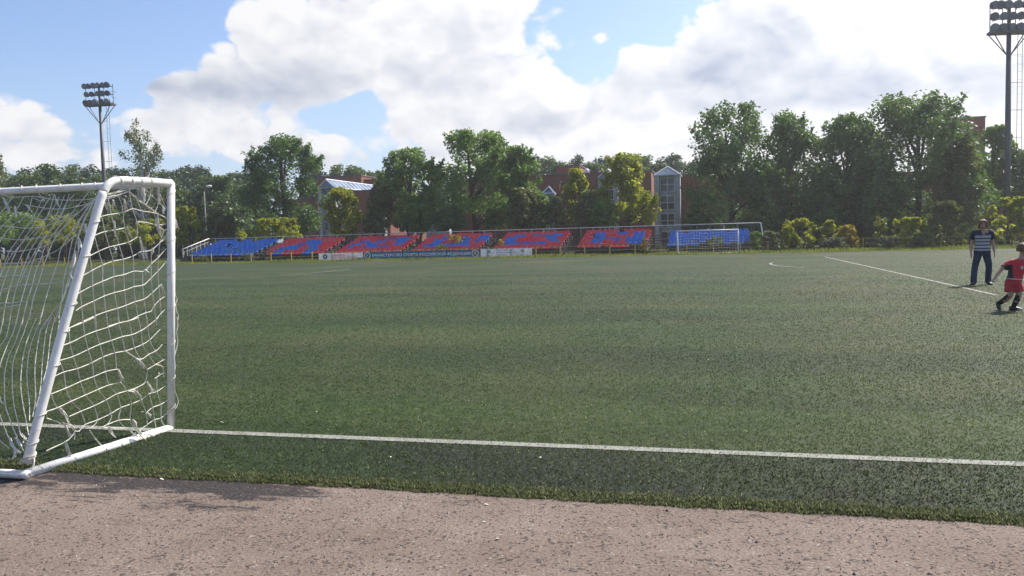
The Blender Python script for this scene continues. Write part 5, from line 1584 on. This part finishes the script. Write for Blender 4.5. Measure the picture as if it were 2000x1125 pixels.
def woman():
    base = gnd(1918, 556, ZT)
    root = thing('person', 'standing person in navy and white striped top and dark blue jeans', 'person', base)
    root.rotation_euler = (0, 0, -.30)
    X, Y = V(1, 0, 0), V(0, 1, 0)
    ft = {-1: V(-.185, .0, 0), 1: V(.145, -.02, 0)}
    # body: one continuous skin
    mb = MB()
    tors = [(.80, .05, .155, .11), (.90, .02, .178, .125), (1.02, 0, .150, .108), (1.12, -.005, .150, .110), (1.23, -.02, .165, .118), (1.31, -.005, .175, .098), (1.365, .005, .125, .075), (1.40, .012, .062, .058)]
    mb.loft([(V(0, y, z), X * a, Y * b) for z, y, a, b in tors])
    mb.tube([V(0, .012, 1.36), V(0, .0, 1.42), V(0, -.01, 1.48)], [.062, .052, .055], 12)
    q = head(mb, (0, -.015, 1.520), (0.05, -1, -.10), (0, -.10, 1), .235)
    for s in (-1, 1):
        limb(mb, [(s * .10, .01, .88), (s * .115 + ft[s][0] * .25, -.015, .48), (ft[s][0], .02, .09)], [.086, .066, .052, .056, .038])
        limb(mb, [(s * .178, 0, 1.325), (s * .238, .015, 1.06), (s * .262, -.035, .835)], [.052, .044, .036, .038, .025])
        hand(mb, (s * .264, -.042, .825), (s * .04, -.12, -1), (0, -1, .1), (-s * .25, -.9, -.3), .17, .22 * -s)
    local('body', fuse(mb, 'body', .0075, 3), SKIN, root)
    # clothes
    mb = MB()
    mb.loft([(V(0, y, z), X * (a + .020), Y * (b + .022)) for z, y, a, b in [(.86, .02, .168, .125), (.93, .015, .176, .128), (1.02, .0, .148, .112), (1.12, -.005, .146, .114), (1.23, -.02, .164, .130), (1.31, -.002, .182, .108), (1.345, .004, .150, .088), (1.378, .010, .100, .066)]])
    for s in (-1, 1):
        mb.tube(catmull([V(s * .10, 0, 1.345), V(s * .178, .0, 1.318), V(s * .210, .005, 1.24), V(s * .232, .012, 1.145)], 3), [.060, .074, .070, .064], 12)
    sh = fuse(mb, 'shirt', .009, 3)
    local('shirt', sh, stripe_shirt_mat(), root)
    MB().loft([(V(0, -.085, 1.375), X * .055, EZ * .012 + Y * .02), (V(0, -.132, 1.31), X * .036, EZ * .02 + Y * .01), (V(0, -.158, 1.25), X * .010, EZ * .012)][::-1]).build('neckline', SKIN, root, True).matrix_parent_inverse = Matrix.Identity(4)
    mb = MB()
    mb.loft([(V(0, .02, z), X * a, Y * b) for z, a, b in ((.955, .172, .126), (.90, .192, .140), (.82, .190, .134), (.76, .165, .115))][::-1])
    for s in (-1, 1):
        mb.tube(catmull([V(s * .098, .012, .86), V(s * .105, .01, .72), V(s * .115 + ft[s][0] * .25, -.005, .48), V(ft[s][0] * .98, .022, .22), V(ft[s][0], .03, .045)], 3), [.104, .096, .078, .074, .076], 12)
    local('jeans', fuse(mb, 'jeans', .010, 3), mat('denim', (.022, .035, .072), .85, .25, 9, .5, 14), root)
    shm = mat('dark_shoe', (.018, .016, .016), .5, .2)
    for s in (-1, 1):
        d = V(-.55, -.83, 0) if s < 0 else V(.22, -.97, 0)
        sd = V(-d[1], d[0], 0)
        f = ft[s]
        m2 = MB().loft([(f - d * .075 + EZ * .045, sd * .030, EZ * .040), (f - d * .02 + EZ * .05, sd * .042, EZ * .05), (f + d * .07 + EZ * .036, sd * .046, EZ * .036), (f + d * .14 + EZ * .026, sd * .042, EZ * .026), (f + d * .175 + EZ * .02, sd * .018, EZ * .016)])
        m2.build('shoe', shm, root, True).matrix_parent_inverse = Matrix.Identity(4)
    hm = hair_shell(q, .250, -.40, 4, .33, 560, .050)
    local('hair', hm.mesh('hair', True), mat('auburn_hair', (.22, .125, .060), .55, .3, 30), root)
    n0 = len(root.children)
    face_bits(root, q, .235, mat('eye_dark', (.03, .025, .02), .3), mat('lips', (.36, .13, .11), .5), mat('auburn_hair', (.26, .135, .055)))
    for c in root.children: c.matrix_parent_inverse = Matrix.Identity(4)
def jersey_mat():
    m, w, b = principled('red_jersey')
    co = w.new('ShaderNodeTexCoord').outputs['Object']
    sep = w.new('ShaderNodeSeparateXYZ'); w.put(sep.inputs[0], co)
    x, y, z = sep.outputs
    # black side panels follow the torso's flank
    cx = w.m('MULTIPLY_ADD', z, .25, -.135)
    rel = w.m('SUBTRACT', x, cx)
    flank = w.m('MULTIPLY', w.m('LESS_THAN', rel, w.ramp(z, .55, .80, -.030, -.088, False)), w.m('LESS_THAN', z, .80))
    flank2 = w.m('MULTIPLY', w.m('GREATER_THAN', rel, .125), w.m('LESS_THAN', z, .80))
    c = w.mix(w.m('MAXIMUM', flank, flank2), (.52, .022, .032), (.012, .012, .014))
    w.put(b.inputs['Base Color'], c); b.inputs['Roughness'].default_value = .6
    bp = w.new('ShaderNodeBump'); bp.inputs['Strength'].default_value = .6; bp.inputs['Distance'].default_value = .02
    w.put(bp.inputs['Height'], w.noise(co, 11, 4, .6)); w.put(b.inputs['Normal'], bp.outputs[0])
    return m
def child():
    base = gnd(1976, 606, ZT)
    root = thing('person', 'running child in red football kit with black side panel and black socks', 'person', base)
    X, Y = V(1, 0, 0), V(0, 1, 0)
    red = mat('red_shorts', (.46, .02, .028), .65, .15, 7, .4, 12)
    tx = V(math.cos(-.35), math.sin(-.35), 0); ty = V(-tx[1], tx[0], 0)     # torso turned to the right
    mb = MB()
    hip, chest = V(.025, 0, .50), V(.112, -.02, .84)
    prof = [(.42, .100, .085), (.50, .110, .085), (.60, .100, .078), (.70, .112, .082), (.80, .125, .084), (.87, .118, .070), (.91, .070, .055)]
    def cx(z): return hip + (chest - hip) * ((z - .50) / .34)
    mb.loft([(V(*(cx(z)[:2]), z), tx * a, ty * b) for z, a, b in prof])
    nk = cx(.90)
    mb.tube([V(nk[0], nk[1], .87), V(nk[0] + .02, nk[1] - .01, .945), V(nk[0] + .03, nk[1] - .015, .99)], [.050, .042, .045], 12)
    q = head(mb, (nk[0] + .035, nk[1] - .02, 1.055), (.80, -.55, -.22), (.10, -.02, 1), .215)
    # legs: standing leg right, trailing leg bent behind
    limb(mb, [(.075, -.01, .46), (.090, -.055, .27), (.022, .0, .06)], [.072, .056, .046, .046, .030])
    limb(mb, [(-.02, .02, .46), (-.045, -.02, .26), (-.155, .14, .115)], [.070, .056, .046, .046, .030])
    # arms
    limb(mb, [(-.010, .03, .845), (-.165, .045, .715), (-.285, .0, .600)], [.043, .036, .030, .030, .020])
    limb(mb, [(.255, -.07, .845), (.305, -.04, .69), (.295, -.17, .615)], [.043, .036, .030, .030, .020])
    hand(mb, (-.288, -.002, .595), (-.62, -.2, -.75), (.25, -.95, 0), (.62, -.45, -.6), .135, .16)
    hand(mb, (.294, -.175, .613), (.0, -.9, .1), (.2, 0, 1), (-.6, -.2, .8), .125, .5)
    local('body', fuse(mb, 'body', .0065, 3), SKIN, root)
    mb = MB()
    mb.loft([(V(*(cx(z)[:2]), z), tx * (a + .022), ty * (b + .022)) for z, a, b in [(.545, .116, .094), (.565, .112, .090)] + [p for p in prof[2:6]] + [(.895, .076, .058)]])
    mb.tube(catmull([V(.03, .02, .845), V(-.045, .035, .805), V(-.105, .042, .752)], 3), [.058, .062, .062], 12)
    mb.tube(catmull([V(.23, -.06, .845), V(.272, -.062, .80), V(.293, -.05, .735)], 3), [.058, .060, .060], 12)
    local('shirt', fuse(mb, 'shirt', .008, 3), jersey_mat(), root)
    cuff = mat('black_trim', (.012, .012, .014), .7, .1)
    for a, b in ((V(-.098, .0415, .760), V(-.114, .043, .744)), (V(.292, -.052, .745), V(.295, -.049, .722))):
        place(MB().tube([a, b], .0655, 14).build('cuff', cuff, root, True))
    tr = mat('white_trim', (.66, .60, .58), .7, .08)
    ring = [V(*(cx(.512)[:2]), .512 - .006 * k) + tx * .1455 * math.cos(t) + ty * .1215 * math.sin(t) + EZ * .01 * math.sin(t) for k, t in enumerate([0] * 0)] or \
           [V(*(cx(.552)[:2]), .550) + tx * .1405 * math.cos(t) + ty * .1185 * math.sin(t) - EZ * .012 * math.cos(t) for t in np.linspace(0, 6.2832, 25)]
    place(MB().tube(ring, .007, 6).build('hem_band', tr, root, True))
    # small white crest and number on the chest
    e = V(*(cx(.745)[:2]), .745) - ty * .106 + tx * .045
    place(MB().add([e + tx * x * .02 + EZ * y * .026 - ty * .004 for x, y in ((-1, 1), (0, 1.2), (1, 1), (.8, -.4), (0, -1.2), (-.8, -.4))] + [e + tx * x * .02 + EZ * y * .026 + ty * .012 for x, y in ((-1, 1), (0, 1.2), (1, 1), (.8, -.4), (0, -1.2), (-.8, -.4))],
                   [(5, 4, 3, 2, 1, 0), (6, 7, 8, 9, 10, 11)] + [(i, (i + 1) % 6, 6 + (i + 1) % 6, 6 + i) for i in range(6)]).build('crest', tr, root))
    mb = MB()
    mb.loft([(V(*(cx(z)[:2]), z), tx * a, ty * b) for z, a, b in ((.43, .126, .106), (.50, .132, .110), (.57, .122, .098))])
    mb.tube([V(.072, -.01, .46), V(.086, -.030, .39), V(.092, -.045, .322)], [.088, .090, .094], 12)
    mb.tube([V(-.018, .02, .46), V(-.028, .003, .39), V(-.038, -.010, .322)], [.088, .090, .092], 12)
    local('shorts', fuse(mb, 'shorts', .009, 3), red, root)
    sock = mat('black_sock', (.014, .014, .015), .85, .2); shoe = mat('black_boot', (.016, .016, .018), .4, .2); sole = mat('pale_sole', (.55, .55, .52), .6, .1)
    def sk(a, b, c):
        place(MB().tube(catmull([a, b, c], 3), [.047, .050, .045, .036], 12).build('sock', sock, root, True))
    sk(V(.088, -.053, .268), V(.062, -.032, .165), V(.024, -.002, .055))
    sk(V(-.048, -.016, .258), V(-.095, .05, .185), V(-.155, .14, .110))
    def boot(f, d, up):
        d, up = d / np.linalg.norm(d), up / np.linalg.norm(up)
        sd = np.cross(up, d)
        place(MB().loft([(f - d * .055 + up * .035, sd * .026, up * .032), (f - d * .01 + up * .040, sd * .036, up * .042), (f + d * .06 + up * .030, sd * .038, up * .030), (f + d * .12 + up * .022, sd * .034, up * .022), (f + d * .145 + up * .018, sd * .016, up * .014)]).build('boot', shoe, root, True))
        place(MB().loft([(f + d * .075 + up * .022, sd * .040, up * .020), (f + d * .11 + up * .022, sd * .038, up * .0245), (f + d * .135 + up * .018, sd * .028, up * .019), (f + d * .152 + up * .016, sd * .010, up * .010)]).build('toe_cap', sole, root, True))
    boot(V(.018, .0, .002), V(.9, -.4, 0), V(0, 0, 1))
    boot(V(-.170, .165, .075), V(.15, -.35, -.92), V(-.55, .70, -.35) * -1 if False else V(.35, -.80, .40))
    hm = hair_shell(q, .215, -.16, 9, .30, 300, .035)
    local('hair', hm.mesh('hair', True), mat('light_brown_hair', (.20, .125, .065), .5, .3, 30), root)
    face_bits(root, q, .215, mat('eye_dark', (.03, .025, .02), .3), mat('lips', (.36, .13, .11), .5), mat('light_brown_hair', (.20, .125, .065)))
    for c in root.children: c.matrix_parent_inverse = Matrix.Identity(4)
woman()
child()
